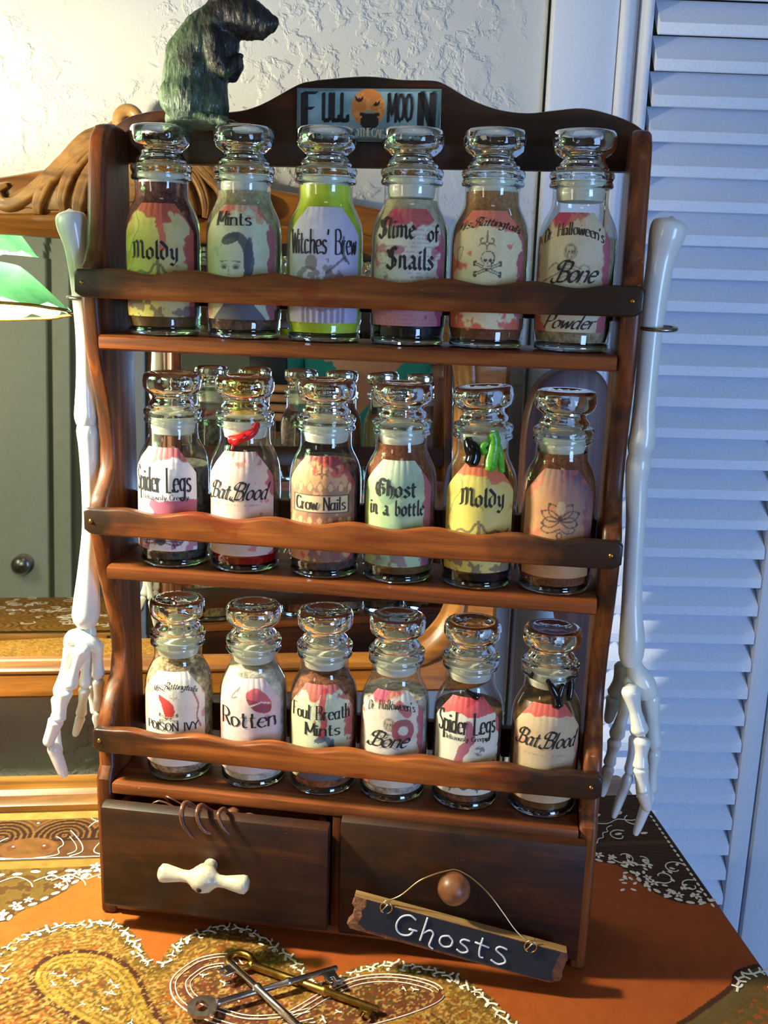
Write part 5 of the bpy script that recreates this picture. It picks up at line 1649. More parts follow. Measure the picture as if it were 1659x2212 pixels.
    if (row, i) == (3, 5):
        drip(j, [([(-.002, .1010), (.001, .0960), (.004, .0900), (.005, .0830)], [.0014, .0024, .0034, .0040]), ([(.0085, .0975), (.0070, .0920), (.0050, .0860)], [.0018, .0024, .0034]), ([(.0150, .1020), (.0155, .0940), (.0135, .0860)], [.002, .0028, .002]), ([(-.0130, .1040), (-.0140, .1000)], [.0018, .0022])], CM['wax_black'], 'black_drip')
    if row == 3 and i == 4:
        drip(j, [([(-.002, .0890), (.003, .0855), (.006, .0840)], [.0010, .0022, .0018])], CM['wax_black'], 'dark_leg')

# ================================================================== FULL MOON PLAQUE
pq = empty('sign_plaque', r2w(0.17885, 0.0704, 0.5750), -TH)
tag(pq, 'blue-green plaque reading FULL MOON with an orange moon on the crest board', 'sign')
PW, PH = .0478, .0163
nx, ny = 190, 66
gx, gz = np.meshgrid(np.linspace(-PW, PW, nx), np.linspace(-PH, PH, ny))
P = Paint(gx, gz, L(112, 146, 152)); P.m(np.clip(fbm(gx * 110, gz * 110, 4, 3) * 2 - .6, 0, 1), L(150, 182, 184), .8)
P.m((PW - np.abs(gx) < .002) | (PH - np.abs(gz) < .0016), L(56, 82, 90), .6); P.m(np.clip((np.abs(gx) - .036) / .012, 0, 1), L(66, 96, 104), .6)
P.m(ell(gx, gz, .0, .0045, .0112, .0118), L(206, 122, 54)); P.m(ell(gx, gz, .0, .0045, .0112, .0118) & (fbm(gx * 260, gz * 260, 3, 6) > .52), L(222, 150, 74), .8)
P.m(ell(gx, gz, .001, -.0040, .0062, .0052), L(20, 22, 24)); P.m((np.abs(gx - .001) < .0066) & (np.abs(gz - .0004) < .0009), L(20, 22, 24))
P.m(ell(gx, gz, .0012, .0020, .0046, .0012), L(130, 150, 120), .8)
for bx_, bz_, sg in ((-.0062, .0105, 1), (.0050, .0080, -1)):
    P.m(inpoly(gx, gz, [(bx_ - .003, bz_ + .0022 * sg), (bx_ - .0008, bz_ - .0006), (bx_, bz_ + .0006), (bx_ + .0008, bz_ - .0006), (bx_ + .0030, bz_ + .0018), (bx_ + .0022, bz_ - .0018), (bx_, bz_ - .0026), (bx_ - .0024, bz_ - .0016)]), L(30, 22, 20))
V = np.stack([gx, np.full_like(gx, -.0042), gz], -1).reshape(-1, 3).tolist(); idx = np.arange(nx * ny).reshape(ny, nx)
F = np.stack([idx[:-1, :-1], idx[:-1, 1:], idx[1:, 1:], idx[1:, :-1]], -1).reshape(-1, 4).tolist()
box('plate', (-PW - .0003, -.0041, -PH - .0003), (PW + .0003, -.0002, PH + .0003), M['steel'], pq, .0004)
put('picture', V, F, M['plaque'], pq, True, cols=np.clip(P.c, 0, 1).reshape(-1, 3))
pf = lambda x, z: (x, -.00455, z)
parts = []


def tall(s, x0, x1, z, h, bold=1.0):
    _, W = layout(s, 'tall', h); kx = (x1 - x0) / W
    V, F = text_vf(s, 'tall', h, 0, z, lambda x, y: (x, y, 0), align='l', bold=bold)
    V = [(x0 + v[0] * kx, -.00455, v[1]) for v in V]
    return V, F


parts += [tall('F', -.0440, -.0335, -.0075, .0210, .62), tall('ULL', -.0305, -.0125, -.0040, .0172, .52), tall('MOO', .0130, .0298, -.0040, .0172, .52), tall('N', .0338, .0440, -.0085, .0225, .62)]
V, F = join_vf(parts); put('lettering', V, F, M['ink'], pq)
V, F = text_vf('APOTHECARY', 'serif', .0052, .0, -.0155, pf, bold=1.4, arc=.0022); put('lettering', V, F, M['thread'], pq)['label'] = 'pale lettering along the lower edge'

# ================================================================== GHOSTS SIGN
gs = empty('hanging_sign', r2w(0.2700, -0.0232, 0.0325), -TH)
tag(gs, 'small black board lettered Ghosts hanging by wire from the drawer knob', 'sign')
GSR = Matrix.Rotation(math.radians(9.8), 4, 'Y') @ Matrix.Rotation(math.radians(-7), 4, 'X')
hw, hh = .0765, .0122
edge = []
rs = random.Random(5)
bm = bmesh.new()
outl = [(-hw + .001, hh), (hw - .004, hh)] + [(hw - rs.uniform(0, .004), hh - k * .0035) for k in range(1, 7)] + [(hw - .010, -hh), (-hw + .003, -hh)] + [(-hw + rs.uniform(0, .004), -hh + k * .0030) for k in range(1, 8)]
bm_prism(bm, outl, 1, -.0045, .0045, .0006)
for f in bm.faces:
    c = f.calc_center_median(); n = f.normal
    if n.z > .7 and c.z > hh - .001: f.material_index = 1
o = put_bm('board', bm, [M['boardwood'], M['boardtop']], gs, angle=25); o.matrix_local = GSR
bo = c2([(-hw + .0095, hh - .0005), (hw - .0080, hh - .0010)], 1) + [(hw - .0095, .004), (hw - .0105, -.003), (hw - .0090, -.0095), (hw - .016, -hh + .0012), (0, -hh + .0020), (-hw + .012, -hh + .0030), (-hw + .0075, -.006), (-hw + .0095, -.001), (-hw + .0080, .003), (-hw + .0105, .007)]
o = prism('black_panel', bo, 1, -.0050, -.0044, M['board'], gs, 0); o.matrix_local = GSR
CH = [[(3.6, 5.9), (2.4, 6.6), (1.0, 5.9), (.3, 4.2), (.5, 2.4), (1.6, 1.4), (3.0, 1.8), (3.5, 3.0), (2.9, 3.4)], [(2.7, 3.2), (4.3, 3.3)],
      [(5.6, 7.2), (5.4, 4.0), (5.2, 1.2)], [(5.3, 3.0), (6.5, 4.3), (7.3, 3.8), (7.2, 2.2), (7.1, .6), (7.9, .0)],
      [(10.2, 4.2), (9.0, 3.6), (8.8, 2.2), (9.7, 1.3), (10.9, 1.8), (11.1, 3.2), (10.2, 4.2)],
      [(14.2, 4.3), (13.0, 4.3), (12.6, 3.4), (13.9, 2.5), (14.2, 1.6), (13.2, 1.0), (12.2, 1.5)],
      [(16.4, 5.9), (16.3, 3.0), (16.6, 1.3), (17.3, 1.2)], [(15.2, 4.4), (17.9, 4.0)],
      [(21.2, 4.7), (19.8, 4.9), (19.3, 3.9), (20.9, 2.7), (21.4, 1.5), (20.2, .6), (18.8, 1.2)]]
parts = []
for s in CH:
    q = c2(s, 5); k = .00365
    pts = [Vector((-.0440 + a * k, -.00525, -.0100 + b * .00290)) for a, b in q]
    parts.append(tube_vf(pts, .00068, 6, 1))
V, F = join_vf(parts); o = put('lettering', V, F, M['chalk'], gs, True); o.matrix_local = GSR
for x in (-.0525, .0480):
    o = tube('screw_eye', [(x + .0040 * math.cos(t), -.0055 - .0010 * math.sin(t), hh - .0020 + .0046 * math.sin(t)) for t in np.linspace(0, 2 * PI, 12, endpoint=False)], .00050, M['wire'], gs, 8, 3, True); o.matrix_local = GSR
    o = tube('wire_twist', [(x - .003, -.0062, hh - .0055), (x, -.0066, hh + .0), (x + .002, -.0030, hh + .0035)], .00045, M['wire'], gs, 6); o.matrix_local = GSR
g0 = (0.2700, -0.0232, 0.0325)
wp = [(.2187, -.026, .0560), (.2288, -.0240, .0600), (.2411, -.0220, .0715), (.2520, -.0190, .0765), (.2600, -.0170, .0788), (.2652, -.0160, .0796), (.2710, -.0170, .0785), (.2790, -.0190, .0750), (.2890, -.0220, .0680), (.2990, -.0240, .0565), (.3080, -.0250, .0450), (.3165, -.026, .0375)]
tube('hanging_wire', [(a - g0[0], b - g0[1], c - g0[2]) for a, b, c in wp], .00050, M['wire'], gs, 8)

# ================================================================== BUG IN THE DRAWER
bg = empty('plastic_spider', r2w(0.0900, -0.0150, 0.0875), -TH)
tag(bg, 'brown plastic spider hooking its legs over the open drawer front', 'toy')
B0 = (0.0900, -0.0150, 0.0875)


def B(p): return (p[0] - B0[0], p[1] - B0[1], p[2] - B0[2])


lathe('body', [(0, -.006), (.004, -.005), (.0065, 0), (.005, .0045), (0, .006)], M['bug'], bg, 20, loc=B((.104, -.0010, .0935)), rot=Matrix.Rotation(PI / 2, 3, 'Y'))
lathe('head', [(0, -.003), (.0028, -.002), (.0034, 0), (.0024, .0025), (0, .003)], M['bugred'], bg, 16, loc=B((.0955, -.0035, .0955)), rot=Matrix.Rotation(PI / 2, 3, 'Y'))
for pts, r in (([(.096, -.001, .0925), (.084, -.006, .0975), (.0745, -.0130, .1075), (.0735, -.0205, .1055), (.0745, -.0225, .0975), (.0780, -.0218, .0905), (.0820, -.0208, .0850)], [.0010, .0011, .0014, .0015, .0013, .0012, .0008]),
               ([(.099, -.001, .0925), (.090, -.006, .0990), (.0850, -.0130, .1065), (.0845, -.0205, .1050), (.0865, -.0222, .0980), (.0905, -.0215, .0920), (.0945, -.0208, .0905)], [.0010, .0011, .0014, .0014, .0012, .0011, .0008]),
               ([(.103, -.002, .0935), (.101, -.012, .1050), (.0995, -.0195, .1045), (.1030, -.0215, .0970), (.1085, -.0205, .0905)], [.0010, .0012, .0012, .0009, .0005]),
               ([(.094, .004, .0925), (.072, .001, .0905), (.0500, -.002, .1000), (.0410, -.004, .0905)], [.0007] * 4),
               ([(.094, .006, .0925), (.078, .004, .0905), (.0545, .001, .1025), (.0600, .004, .0905)], [.0007] * 4),
               ([(.108, 0, .0925), (.118, -.004, .0980), (.126, -.002, .0925)], [.0009, .001, .0006])):
    tube('leg', [B(p) for p in pts], [q * 1.25 for q in r], M['bug'], bg, 8, 4)

# ================================================================== KEYS
def key(name, label, m, bow, tip, z, bowr, shr, bitn, flat=False, bit_side=1, tilt=0.0, hole=True):
    """bow and tip in room coordinates on the cloth"""
    bx_, by_ = bow; tx_, ty_ = tip; ang = math.atan2(ty_ - by_, tx_ - bx_); Ln = math.hypot(tx_ - bx_, ty_ - by_)
    k = empty(name, (bx_, by_, T + z)); k.rotation_euler = (0, tilt, ang)
    tag(k, label, 'key', 'skeleton keys on the scarf')
    if flat:
        # flat round bow with an oval slot
        N = 28; V = []; F = []
        for zz in (-.0012, .0012):
            for kk in range(N): a = 2 * PI * kk / N; V.append((bowr * math.cos(a), bowr * math.sin(a), zz))
            for kk in range(N): a = 2 * PI * kk / N; V.append((bowr * .42 * math.cos(a) - .0003, bowr * .55 * math.sin(a), zz))
        for kk in range(N):
            q = (kk + 1) % N
            F += [(2 * N + kk, 2 * N + q, 3 * N + q, 3 * N + kk), (kk, N + kk, N + q, q), (kk, q, 2 * N + q, 2 * N + kk), (N + kk, 3 * N + kk, 3 * N + q, N + q)]
        put('bow', V, F, m, k, False)
    else:
        tube('bow', [(bowr * math.cos(a), bowr * .86 * math.sin(a), 0) for a in np.linspace(0, 2 * PI, 18, endpoint=False)], .0026, m, k, 10, 3, True)
    pr = [(0, bowr - .0004), (shr * 1.3, bowr - .0002), (shr * 1.45, bowr + .0016), (shr, bowr + .0028), (shr, Ln * .60), (shr * 1.35, Ln * .615), (shr * 1.35, Ln * .64), (shr * .92, Ln * .655), (shr * .92, Ln - .001), (shr * .7, Ln), (0, Ln)]
    lathe('shaft', pr, m, k, 20, rot=Matrix.Rotation(PI / 2, 3, 'Y'))
    b0 = Ln - .012
    poly = [(b0, 0), (b0, bitn * .75), (b0 + .002, bitn), (b0 + .0035, bitn), (b0 + .0035, bitn * .62), (b0 + .0060, bitn * .62), (b0 + .0060, bitn), (b0 + .0092, bitn), (b0 + .0092, 0)]
    prism('bit', [(a, b * bit_side) for a, b in poly], 2, -.0009, .0009, m, k, .0003)
    return k


key('skeleton_key', 'old brass skeleton key lying lowest, pointing right', M['brass'], (0.1065, -0.0650), (0.1985, -0.1205), .0030, .0090, .0027, .0100, bit_side=-1)
key('skeleton_key', 'dull steel skeleton key with flat round head, pointing up right', M['steel'], (0.0835, -0.1120), (0.1735, -0.0825), .0052, .0098, .0022, .0130, flat=True, bit_side=-1, tilt=math.radians(-1.2))
key('skeleton_key', 'bright silver key lying across the two others, head outside the picture', M['silver'], (0.1520, -0.1480), (0.0995, -0.0715), .0092, .0085, .0024, .0120, bit_side=1, tilt=math.radians(1.0))

# ================================================================== SKELETON ARMS
def arm(label, ox, upper, fore, wrist, fingers, eye):
    a = empty('skeleton_arm', r2w(ox, 0.030, 0.45), -TH)
    tag(a, label, 'skeleton arm', 'plastic skeleton arms hung on the rack')
    O = (ox, 0.030, 0.45)
    f = lambda P: [(p[0] - O[0], p[1] - O[1], p[2] - O[2]) for p in P]
    tube('upper_arm_bone', f([q[0] for q in upper]), [q[1] for q in upper], M['ivory'], a, 20, 6)
    tube('forearm_bone', f([q[0] for q in fore]), [q[1] for q in fore], M['ivory'], a, 20, 6)
    V, F = join_vf([tube_vf([Vector(v) for v in f([q[0] for q in ch])], [q[1] for q in ch], 14, 5) for ch in wrist])
    put('wrist_bones', V, F, M['ivory'], a, True)
    for ch in fingers:
        parts = [tube_vf([Vector(v) for v in f([q[0] for q in seg])], [q[1] for q in seg], 12, 5) for seg in ch]
        V, F = join_vf(parts); put('finger', V, F, M['ivory'], a, True)
    if eye:
        cx, cy, cz, r = eye
        tube('screw_eye', f([(cx + r * math.cos(t), cy + r * math.sin(t) * .9, cz + .0006 * math.sin(t)) for t in np.linspace(0, 2 * PI, 16, endpoint=False)]), .0014, M['steel'], a, 10, 3, True)
    return a


def bone(p, q, r0, rm, r1, bend=(0, 0, 0)):
    """one finger bone: swollen ends, slim waist"""
    p, q = Vector(p), Vector(q); out = []
    for t, r in ((0, r0 * .72), (.10, r0), (.28, (r0 + rm) / 2), (.52, rm), (.76, (r1 + rm) / 2), (.91, r1), (1, r1 * .7)):
        c = p.lerp(q, t) + Vector(bend) * math.sin(PI * t); out.append((tuple(c), r))
    return out


yl = .034
arm('white plastic skeleton arm hanging down the left side of the rack', -.012,
    [((-.0165, yl, .5085), .0030), ((-.0162, yl, .5060), .0092), ((-.0150, yl, .4990), .0102), ((-.0125, yl, .4850), .0080), ((-.0108, yl, .4700), .0074), ((-.0095, yl, .4480), .0068), ((-.0090, yl, .4250), .0062), ((-.0095, yl, .4000), .0064), ((-.0100, yl, .3820), .0074), ((-.0100, yl, .3710), .0084), ((-.0100, yl, .3650), .0072)],
    [((-.0095, yl, .3660), .0066), ((-.0095, yl, .3600), .0078), ((-.0095, yl, .3480), .0068), ((-.0095, yl, .3200), .0060), ((-.0100, yl, .2900), .0062), ((-.0130, yl, .2600), .0074), ((-.0155, yl, .2330), .0096), ((-.0165, yl, .2220), .0098), ((-.0160, yl, .2150), .0066)],
    [[((-.0150, yl, .2170), .0040), ((-.0140, yl, .2100), .0050), ((-.0165, yl, .2030), .0060)], [((-.0300, yl - .002, .1990), .0040), ((-.0260, yl - .003, .2060), .0060), ((-.0180, yl - .003, .2065), .0068), ((-.0110, yl - .002, .2020), .0056), ((-.0085, yl, .1960), .0040)]],
    [[bone((-.0268, yl - .004, .2010), (-.0398, yl - .004, .1600), .0050, .0030, .0042), bone((-.0405, yl - .004, .1585), (-.0425, yl - .004, .1330), .0040, .0030, .0034), bone((-.0425, yl - .003, .1322), (-.0405, yl - .002, .1120), .0030, .0024, .0022)],
     [bone((-.0150, yl - .009, .2030), (-.0275, yl - .011, .1700), .0062, .0036, .0062), bone((-.0292, yl - .012, .1690), (-.0355, yl - .014, .1445), .0062, .0044, .0058), bone((-.0360, yl - .014, .1460), (-.0440, yl - .015, .1245), .0058, .0048, .0042), bone((-.0415, yl - .012, .1230), (-.0345, yl - .009, .0965), .0050, .0046, .0036)],
     [bone((-.0170, yl + .002, .1990), (-.0215, yl + .004, .1650), .0050, .0034, .0046), bone((-.0218, yl + .004, .1640), (-.0265, yl + .006, .1400), .0044, .0032, .0042), bone((-.0266, yl + .006, .1390), (-.0320, yl + .006, .1230), .0038, .0032, .0024)],
     [bone((-.0095, yl + .001, .2030), (-.0105, yl + .004, .1735), .0050, .0040, .0052), bone((-.0105, yl + .004, .1725), (-.0125, yl + .006, .1460), .0046, .0034, .0040), bone((-.0125, yl + .006, .1450), (-.0135, yl + .006, .1260), .0036, .0030, .0024)],
     [bone((-.0180, yl + .010, .1950), (-.0222, yl + .014, .1650), .0046, .0032, .0044), bone((-.0222, yl + .014, .1640), (-.0200, yl + .018, .1370), .0042, .0032, .0038), bone((-.0200, yl + .018, .1360), (-.0150, yl + .020, .1060), .0036, .0028, .0022)]],
    (-.0105, .034, .452, .0086))
yr = .034
arm('white plastic skeleton arm hanging down the right side of the rack by louvred door', .372,
    [((.3755, yr, .5125), .0030), ((.3750, yr, .5100), .0100), ((.3735, yr, .5030), .0112), ((.3712, yr, .4880), .0088), ((.3698, yr, .4700), .0080), ((.3690, yr, .4450), .0074), ((.3690, yr, .4150), .0070), ((.3690, yr, .3920), .0072), ((.3695, yr, .3790), .0082), ((.3690, yr, .3700), .0086), ((.3685, yr, .3640), .0070)],
    [((.3685, yr, .3650), .0066), ((.3685, yr, .3580), .0080), ((.3685, yr, .3450), .0072), ((.3700, yr, .3200), .0064), ((.3710, yr, .2900), .0064), ((.3725, yr, .2600), .0070), ((.3745, yr, .2380), .0086), ((.3750, yr, .2260), .0084), ((.3760, yr, .2190), .0062)],
    [[((.3770, yr, .2210), .0048), ((.3800, yr, .2130), .0072), ((.3850, yr, .2060), .0082), ((.3890, yr, .1970), .0072)], [((.3730, yr, .2070), .0044), ((.3800, yr, .2060), .0062), ((.3860, yr, .2050), .0060)]],
    [[bone((.3750, yr - .008, .2060), (.3850, yr - .010, .1730), .0066, .0044, .0062), bone((.3862, yr - .011, .1700), (.3865, yr - .013, .1490), .0060, .0044, .0056), bone((.3865, yr - .013, .1500), (.3900, yr - .014, .1320), .0056, .0048, .0052), bone((.3895, yr - .013, .1330), (.3945, yr - .012, .1175), .0052, .0046, .0034)],
     [bone((.3900, yr, .2000), (.3965, yr + .002, .1580), .0066, .0050, .0058), bone((.3968, yr + .002, .1570), (.3972, yr + .002, .1240), .0050, .0036, .0044), bone((.3972, yr + .002, .1230), (.3890, yr - .002, .0920), .0044, .0036, .0026)],
     [bone((.3780, yr + .010, .1960), (.3715, yr + .016, .1560), .0054, .0040, .0056), bone((.3712, yr + .016, .1545), (.3690, yr + .020, .1330), .0052, .0038, .0046), bone((.3690, yr + .020, .1320), (.3660, yr + .020, .1080), .0044, .0036, .0026)],
     [bone((.3850, yr + .008, .1960), (.3850, yr + .012, .1620), .0056, .0040, .0050), bone((.3850, yr + .012, .1610), (.3830, yr + .014, .1310), .0048, .0036, .0042), bone((.3830, yr + .014, .1300), (.3745, yr + .012, .0960), .0040, .0034, .0026)],
     [bone((.3730, yr + .022, .2100), (.3700, yr + .030, .1830), .0060, .0044, .0062), bone((.3700, yr + .030, .1820), (.3670, yr + .034, .1600), .0060, .0046, .0034)]],
    (.3735, .034, .4455, .0108))

# ================================================================== RAT
rt_ = empty('rat_figurine', r2w(0.0690, 0.0420, 0.5628), -TH)
tag(rt_, 'dark rat figurine, green lamplight painted into its colour, sitting upright on the stoppers of two top jars', 'figurine')
R0 = (0.0690, 0.0, 0.5628)
bm = bmesh.new()


def sph(x, y, z, rx, ry, rz, rot=0.0):
    m = Matrix.Translation((x - R0[0], y, z - R0[2])) @ Matrix.Rotation(rot, 4, 'Y') @ Matrix.Diagonal((rx, ry, rz, 1))
    bmesh.ops.create_icosphere(bm, subdivisions=3, radius=1, matrix=m)


def chain(pts, n=5):
    for a, b in zip(pts, pts[1:]):
        for k in range(n + 1):
            t = k / n; q = [a[i] + (b[i] - a[i]) * t for i in range(6)]
            sph(*q)


# trunk (x, y, z, rx, ry, rz)
chain([(.0665, 0, .5760, .0185, .0185, .0120), (.0655, 0, .5900, .0180, .0185, .0140), (.0690, 0, .6080, .0190, .0165, .0130), (.0790, 0, .6220, .0170, .0140, .0120), (.0890, 0, .6300, .0140, .0120, .0110)])
chain([(.0900, 0, .6310, .0140, .0125, .0140), (.1000, 0, .6300, .0130, .0115, .0140), (.1090, 0, .6275, .0095, .0090, .0105), (.1170, 0, .6255, .0060, .0056, .0068), (.1215, 0, .6262, .0032, .0034, .0040)])
chain([(.1010, 0, .6215, .0080, .0065, .0060), (.1120, 0, .6195, .0055, .0045, .0040)])                                  # lower jaw
chain([(.0840, 0, .6130, .0145, .0125, .0130), (.0780, 0, .5920, .0120, .0135, .0130), (.0790, 0, .5760, .0120, .0140, .0100)])
for sg in (-1, 1):
    sph(.0640, sg * .0120, .5800, .0150, .0085, .0150)                       # haunch
    chain([(.0770, sg * .0110, .5670, .0080, .0055, .0042), (.0880, sg * .0115, .5660, .0070, .0050, .0036)], 3)  # hind foot
    for k in (-1, 0, 1): chain([(.0900, sg * .0115 + k * .0026, .5652, .0028, .0014, .0020), (.0940, sg * .0118 + k * .0034, .5645, .0020, .0012, .0014)], 2)
    chain([(.0840, sg * .0110, .6150, .0065, .0055, .0070), (.0865, sg * .0115, .6020, .0060, .0050, .0065), (.0910, sg * .0080, .5960, .0052, .0045, .0045), (.0960, sg * .0045, .6010, .0045, .0040, .0045)], 4)  # fore leg to the paws
    for k in (-1, 0, 1): chain([(.0970, sg * .0040, .6020 + k * .0030, .0022, .0016, .0016), (.0998, sg * .0018, .6035 + k * .0032, .0015, .0014, .0014)], 2)
    chain([(.0870, sg * .0095, .6420, .0055, .0022, .0060), (.0850, sg * .0125, .6470, .0062, .0020, .0068)], 3)  # ear
sph(.0700, 0, .5655, .0200, .0180, .0026)                                    # rump on its seat
chain([(.0530, 0, .5680, .0050, .0050, .0045), (.0500, .0100, .5655, .0036, .0036, .0030), (.0600, .0185, .5650, .0028, .0028, .0026), (.0760, .0200, .5648, .0018, .0018, .0018)], 6)
me = bpy.data.meshes.new('rat_src'); bm.to_mesh(me); bm.free()
tmp = bpy.data.objects.new('rat_src', me); COL.objects.link(tmp)
md = tmp.modifiers.new('r', 'REMESH'); md.mode = 'VOXEL'; md.voxel_size = 0.0009
ms = tmp.modifiers.new('s', 'SMOOTH'); ms.iterations = 5; ms.factor = .5
dg = bpy.context.evaluated_depsgraph_get()
rm = bpy.data.meshes.new_from_object(tmp.evaluated_get(dg))
bpy.data.objects.remove(tmp, do_unlink=True)
rm.materials.clear(); rm.materials.append(M['rat'])
n = len(rm.vertices); co = np.empty(n * 3); rm.vertices.foreach_get('co', co); co = co.reshape(-1, 3)
no = np.empty(n * 3); rm.vertices.foreach_get('normal', no); no = no.reshape(-1, 3)
fur = fbm(co[:, 0] * 700 + co[:, 1] * 500, co[:, 2] * 170, 3, 4) - .5
co += no * (fur * .0011)[:, None]; co[:, 2] = np.maximum(co[:, 2], .0002)
rm.vertices.foreach_set('co', co.ravel()); rm.polygons.foreach_set('use_smooth', [True] * len(rm.polygons)); rm.update()
ro = bpy.data.objects.new('body', rm); COL.objects.link(ro); ro.parent = rt_
for sg in (-1, 1):
    lathe('eye', [(0, -.0013), (.0009, -.0009), (.0013, 0), (.0009, .0009), (0, .0013)], M['wax'] if 'wax' in M else M['phone'], rt_, 12, loc=(.1045 - R0[0], sg * .0092, .6325 - R0[2]))
    lathe('inner_ear', [(0, -.0032), (.0012, -.0028), (.0030, 0), (.0012, .0028), (0, .0032)], M['bugred'], rt_, 12, loc=(.0900 - R0[0], sg * .0118, .6410 - R0[2]))

# ================================================================== THE PHOTOGRAPHER (seen in the mirror, behind the phone)
ph = empty('phone', (0.1249, -0.6995, 1.212), 0.0)
tag(ph, 'black phone held upright by the person, seen only in the mirror', 'phone')
box('phone_body', (-.036, -.0042, -.072), (.036, .0042, .078), M['phone'], ph, .004, 3)
put('screen', [(-.032, -.0044, -.066), (.032, -.0044, -.066), (.032, -.0044, .072), (-.032, -.0044, .072)], [(0, 1, 2, 3)], M['dark'], ph)
pe = empty('person', (0.34, -1.10, 0))
tag(pe, 'person in a teal shirt holding up a phone, seen in the mirror', 'person')
PO = Vector((0.34, -1.10, 0))


def skin_mesh(name, joints, edges, m, parent, sub=2, root=0):
    me = bpy.data.meshes.new(name); me.from_pydata([tuple(Vector(j[0]) - PO) for j in joints], edges, [])
    o = bpy.data.objects.new(name, me); COL.objects.link(o)
    sk = o.modifiers.new('skin', 'SKIN'); sk.use_smooth_shade = True
    for v, j in zip(me.skin_vertices[0].data, joints):
        r = j[1]; v.radius = r if isinstance(r, tuple) else (r, r)
    me.skin_vertices[0].data[root].use_root = True
    ss = o.modifiers.new('sub', 'SUBSURF'); ss.levels = ss.render_levels = sub
    dg = bpy.context.evaluated_depsgraph_get()
    nm = bpy.data.meshes.new_from_object(o.evaluated_get(dg)); bpy.data.objects.remove(o, do_unlink=True)
    nm.materials.clear(); nm.materials.append(m); nm.polygons.foreach_set('use_smooth', [True] * len(nm.polygons))
    o = bpy.data.objects.new(name, nm); COL.objects.link(o); o.parent = parent
    return o


hx, hy = 0.34, -1.10
J = [((hx, hy, .95), (.15, .11)), ((hx, hy + .01, 1.12), (.125, .095)), ((hx - .01, hy + .02, 1.28), (.15, .10)), ((hx - .01, hy + .03, 1.39), (.10, .07)), ((hx - .015, hy + .045, 1.46), .050), ((hx - .02, hy + .07, 1.53), .050),
     ((hx - .17, hy + .05, 1.36), .052), ((hx - .235, hy + .13, 1.15), .042), ((hx - .205, hy + .30, 1.155), .030), ((0.139, -0.747, 1.166), .023),
     ((hx + .16, hy + .05, 1.36), .052), ((hx + .205, hy + .10, 1.12), .042), ((hx + .13, hy + .24, 1.00), .030), ((hx + .06, hy + .30, .98), .024),
     ((hx - .085, hy, .86), .088), ((hx - .095, hy + .02, .48), .058), ((hx - .10, hy - .02, .09), .040), ((hx + .085, hy, .86), .088), ((hx + .095, hy + .02, .48), .058), ((hx + .10, hy - .02, .09), .040),
     ((hx - .105, hy + .12, .035), .030), ((hx + .105, hy + .12, .035), .030)]
Ed = [(0, 1), (1, 2), (2, 3), (3, 4), (4, 5), (2, 6), (6, 7), (7, 8), (8, 9), (2, 10), (10, 11), (11, 12), (12, 13), (0, 14), (14, 15), (15, 16), (0, 17), (17, 18), (18, 19), (16, 20), (19, 21)]
skin_mesh('body', J, Ed, M['skin'], pe)
g = lambda i, k: (J[i][0], (J[i][1][0] * k + .006, J[i][1][1] * k + .006) if isinstance(J[i][1], tuple) else J[i][1] * k + .006)
mid = lambda a, b, t, r: (tuple(J[a][0][q] + (J[b][0][q] - J[a][0][q]) * t for q in range(3)), r)
sh = [g(0, 1.06), g(1, 1.08), g(2, 1.08), g(3, 1.05), g(6, 1.15), mid(6, 7, .55, .060), g(10, 1.15), mid(10, 11, .55, .060)]
skin_mesh('shirt', sh, [(0, 1), (1, 2), (2, 3), (2, 4), (4, 5), (2, 6), (6, 7)], M['teal'], pe)
jn = [((hx, hy, .93), (.155, .115)), g(14, 1.08), g(15, 1.15), g(16, 1.2), g(17, 1.08), g(18, 1.15), g(19, 1.2)]
skin_mesh('jeans', jn, [(0, 1), (1, 2), (2, 3), (0, 4), (4, 5), (5, 6)], M['denim'], pe)
# head with a face
bm = bmesh.new()
HC = Vector((hx - .02, hy + .085, 1.615)) - PO


def hs(x, y, z, rx, ry, rz): bmesh.ops.create_icosphere(bm, subdivisions=3, radius=1, matrix=Matrix.Translation(HC + Vector((x, y, z))) @ Matrix.Diagonal((rx, ry, rz, 1)))


hs(0, -.01, .02, .074, .092, .095); hs(0, .012, -.045, .058, .068, .062); hs(0, .045, -.085, .028, .030, .022); hs(0, .085, -.022, .012, .020, .020); hs(0, .075, .0, .008, .014, .028)
hs(0, .078, -.060, .022, .010, .006); hs(0, .076, -.070, .018, .010, .006)
for sg in (-1, 1): hs(sg * .034, .062, .026, .020, .018, .008); hs(sg * .076, -.01, -.005, .010, .020, .030); hs(sg * .036, .052, -.02, .022, .022, .020)
me = bpy.data.meshes.new('h'); bm.to_mesh(me); bm.free(); tmp = bpy.data.objects.new('h', me); COL.objects.link(tmp)
md = tmp.modifiers.new('r', 'REMESH'); md.mode = 'VOXEL'; md.voxel_size = 0.004; ms = tmp.modifiers.new('s', 'SMOOTH'); ms.iterations = 4
nm = bpy.data.meshes.new_from_object(tmp.evaluated_get(bpy.context.evaluated_depsgraph_get())); bpy.data.objects.remove(tmp, do_unlink=True)
nm.materials.clear(); nm.materials.append(M['skin']); nm.polygons.foreach_set('use_smooth', [True] * len(nm.polygons))
o = bpy.data.objects.new('head', nm); COL.objects.link(o); o.parent = pe
for sg in (-1, 1):
    lathe('eye', [(0, -.011), (.008, -.008), (.011, 0), (.008, .008), (0, .011)], M['white'], pe, 16, loc=HC + Vector((sg * .032, .066, .008)))
    lathe('iris', [(0, .0022), (.004, .001), (.0045, 0)], M['dark'], pe, 12, loc=HC + Vector((sg * .032, .0766, .008)), rot=Matrix.Rotation(-PI / 2, 3, 'X'))
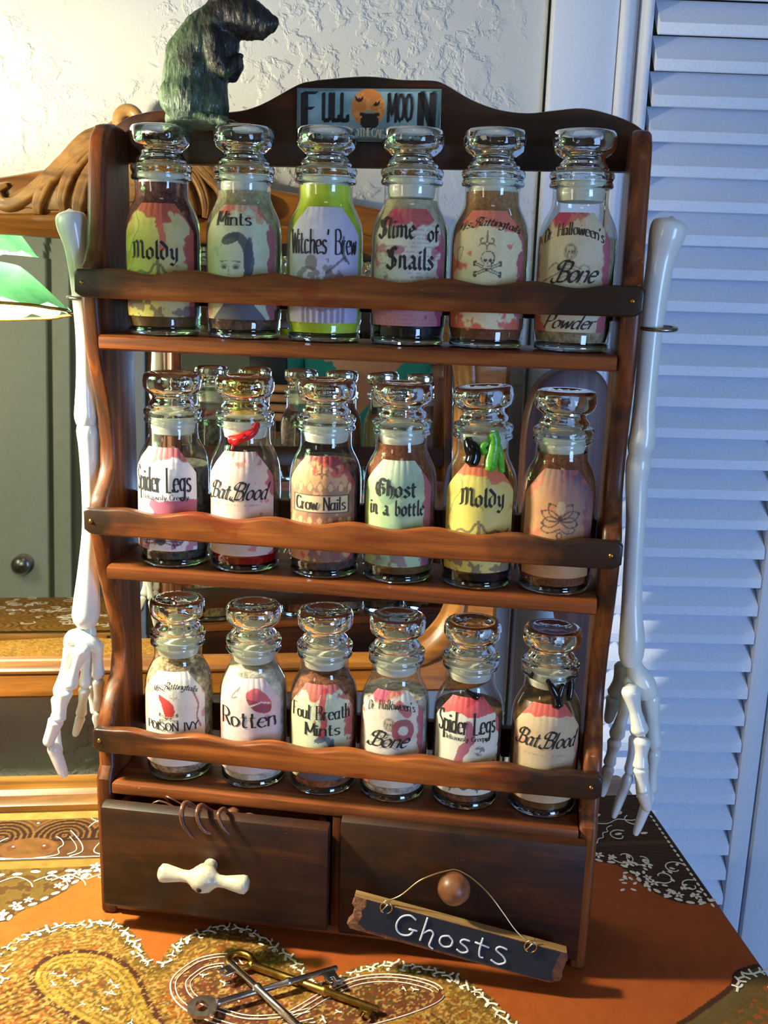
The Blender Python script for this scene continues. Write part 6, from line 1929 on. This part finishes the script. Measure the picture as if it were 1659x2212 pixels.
hV, hF = lathe_vf([(0, .118), (.045, .108), (.074, .080), (.086, .040), (.087, 0), (.084, -.06), (.078, -.12), (.070, -.13)], 36)
hV = [HC + Vector((v[0], v[1] * 1.12 - .022, v[2])) for v in hV]
hF = [f for f in hF if not (sum(hV[i].y for i in f) / len(f) > HC.y + .035 and sum(hV[i].z for i in f) / len(f) < HC.z + .075)]
ho = put('hair', hV, hF, M['hair'], pe, True)
ho.modifiers.new('t', 'SOLIDIFY').thickness = .006
# the hand on the phone: palm below, fingers across the back, thumb along the side
hd = [((.139, -.745, 1.160), .020), ((.152, -.7265, 1.172), (.022, .012)), ((.162, -.7250, 1.190), (.020, .010))]
skin_mesh('palm', hd, [(0, 1), (1, 2)], M['skin'], pe, 2)
for i, (z, ln) in enumerate(((1.218, .064), (1.200, .072), (1.182, .068), (1.165, .054))):
    x0 = .1655
    fj = [((x0 + .004, -.718, z - .004), .0085), ((x0 + .0075, -.700, z), .0080), ((x0 - .006, -.6860, z + .001), .0080), ((x0 - .008 - ln * .45, -.6870, z + .002), .0078), ((x0 - .008 - ln * .75, -.6885, z + .001), .0068)]
    skin_mesh('finger', fj, [(0, 1), (1, 2), (2, 3), (3, 4)], M['skin'], pe, 2)
tj = [((.150, -.7265, 1.170), .0125), ((.135, -.7185, 1.196), .0105), ((.120, -.7150, 1.222), .0095), ((.112, -.7142, 1.240), .0080)]
skin_mesh('thumb', tj, [(0, 1), (1, 2), (2, 3)], M['skin'], pe, 2)
for k, (dx, dz) in enumerate(((-.018, .0), (-.006, -.004), (.006, -.006), (.018, -.004))):
    b = Vector((hx + .06, hy + .30, .98)); 
    skin_mesh('finger', [(tuple(b + Vector((dx * .6, .01, -.01))), .010), (tuple(b + Vector((dx, .045, -.02 + dz))), .0088), (tuple(b + Vector((dx * .9, .070, -.035 + dz))), .0080), (tuple(b + Vector((dx * .8, .080, -.055 + dz))), .0066)], [(0, 1), (1, 2), (2, 3)], M['skin'], pe, 1)
skin_mesh('thumb', [(tuple(Vector((hx + .06, hy + .30, .98)) + Vector((-.012, 0, 0))), .012), (tuple(Vector((hx + .06, hy + .30, .98)) + Vector((-.032, .02, -.012))), .0095), (tuple(Vector((hx + .06, hy + .30, .98)) + Vector((-.036, .042, -.024))), .0080)], [(0, 1), (1, 2)], M['skin'], pe, 1)
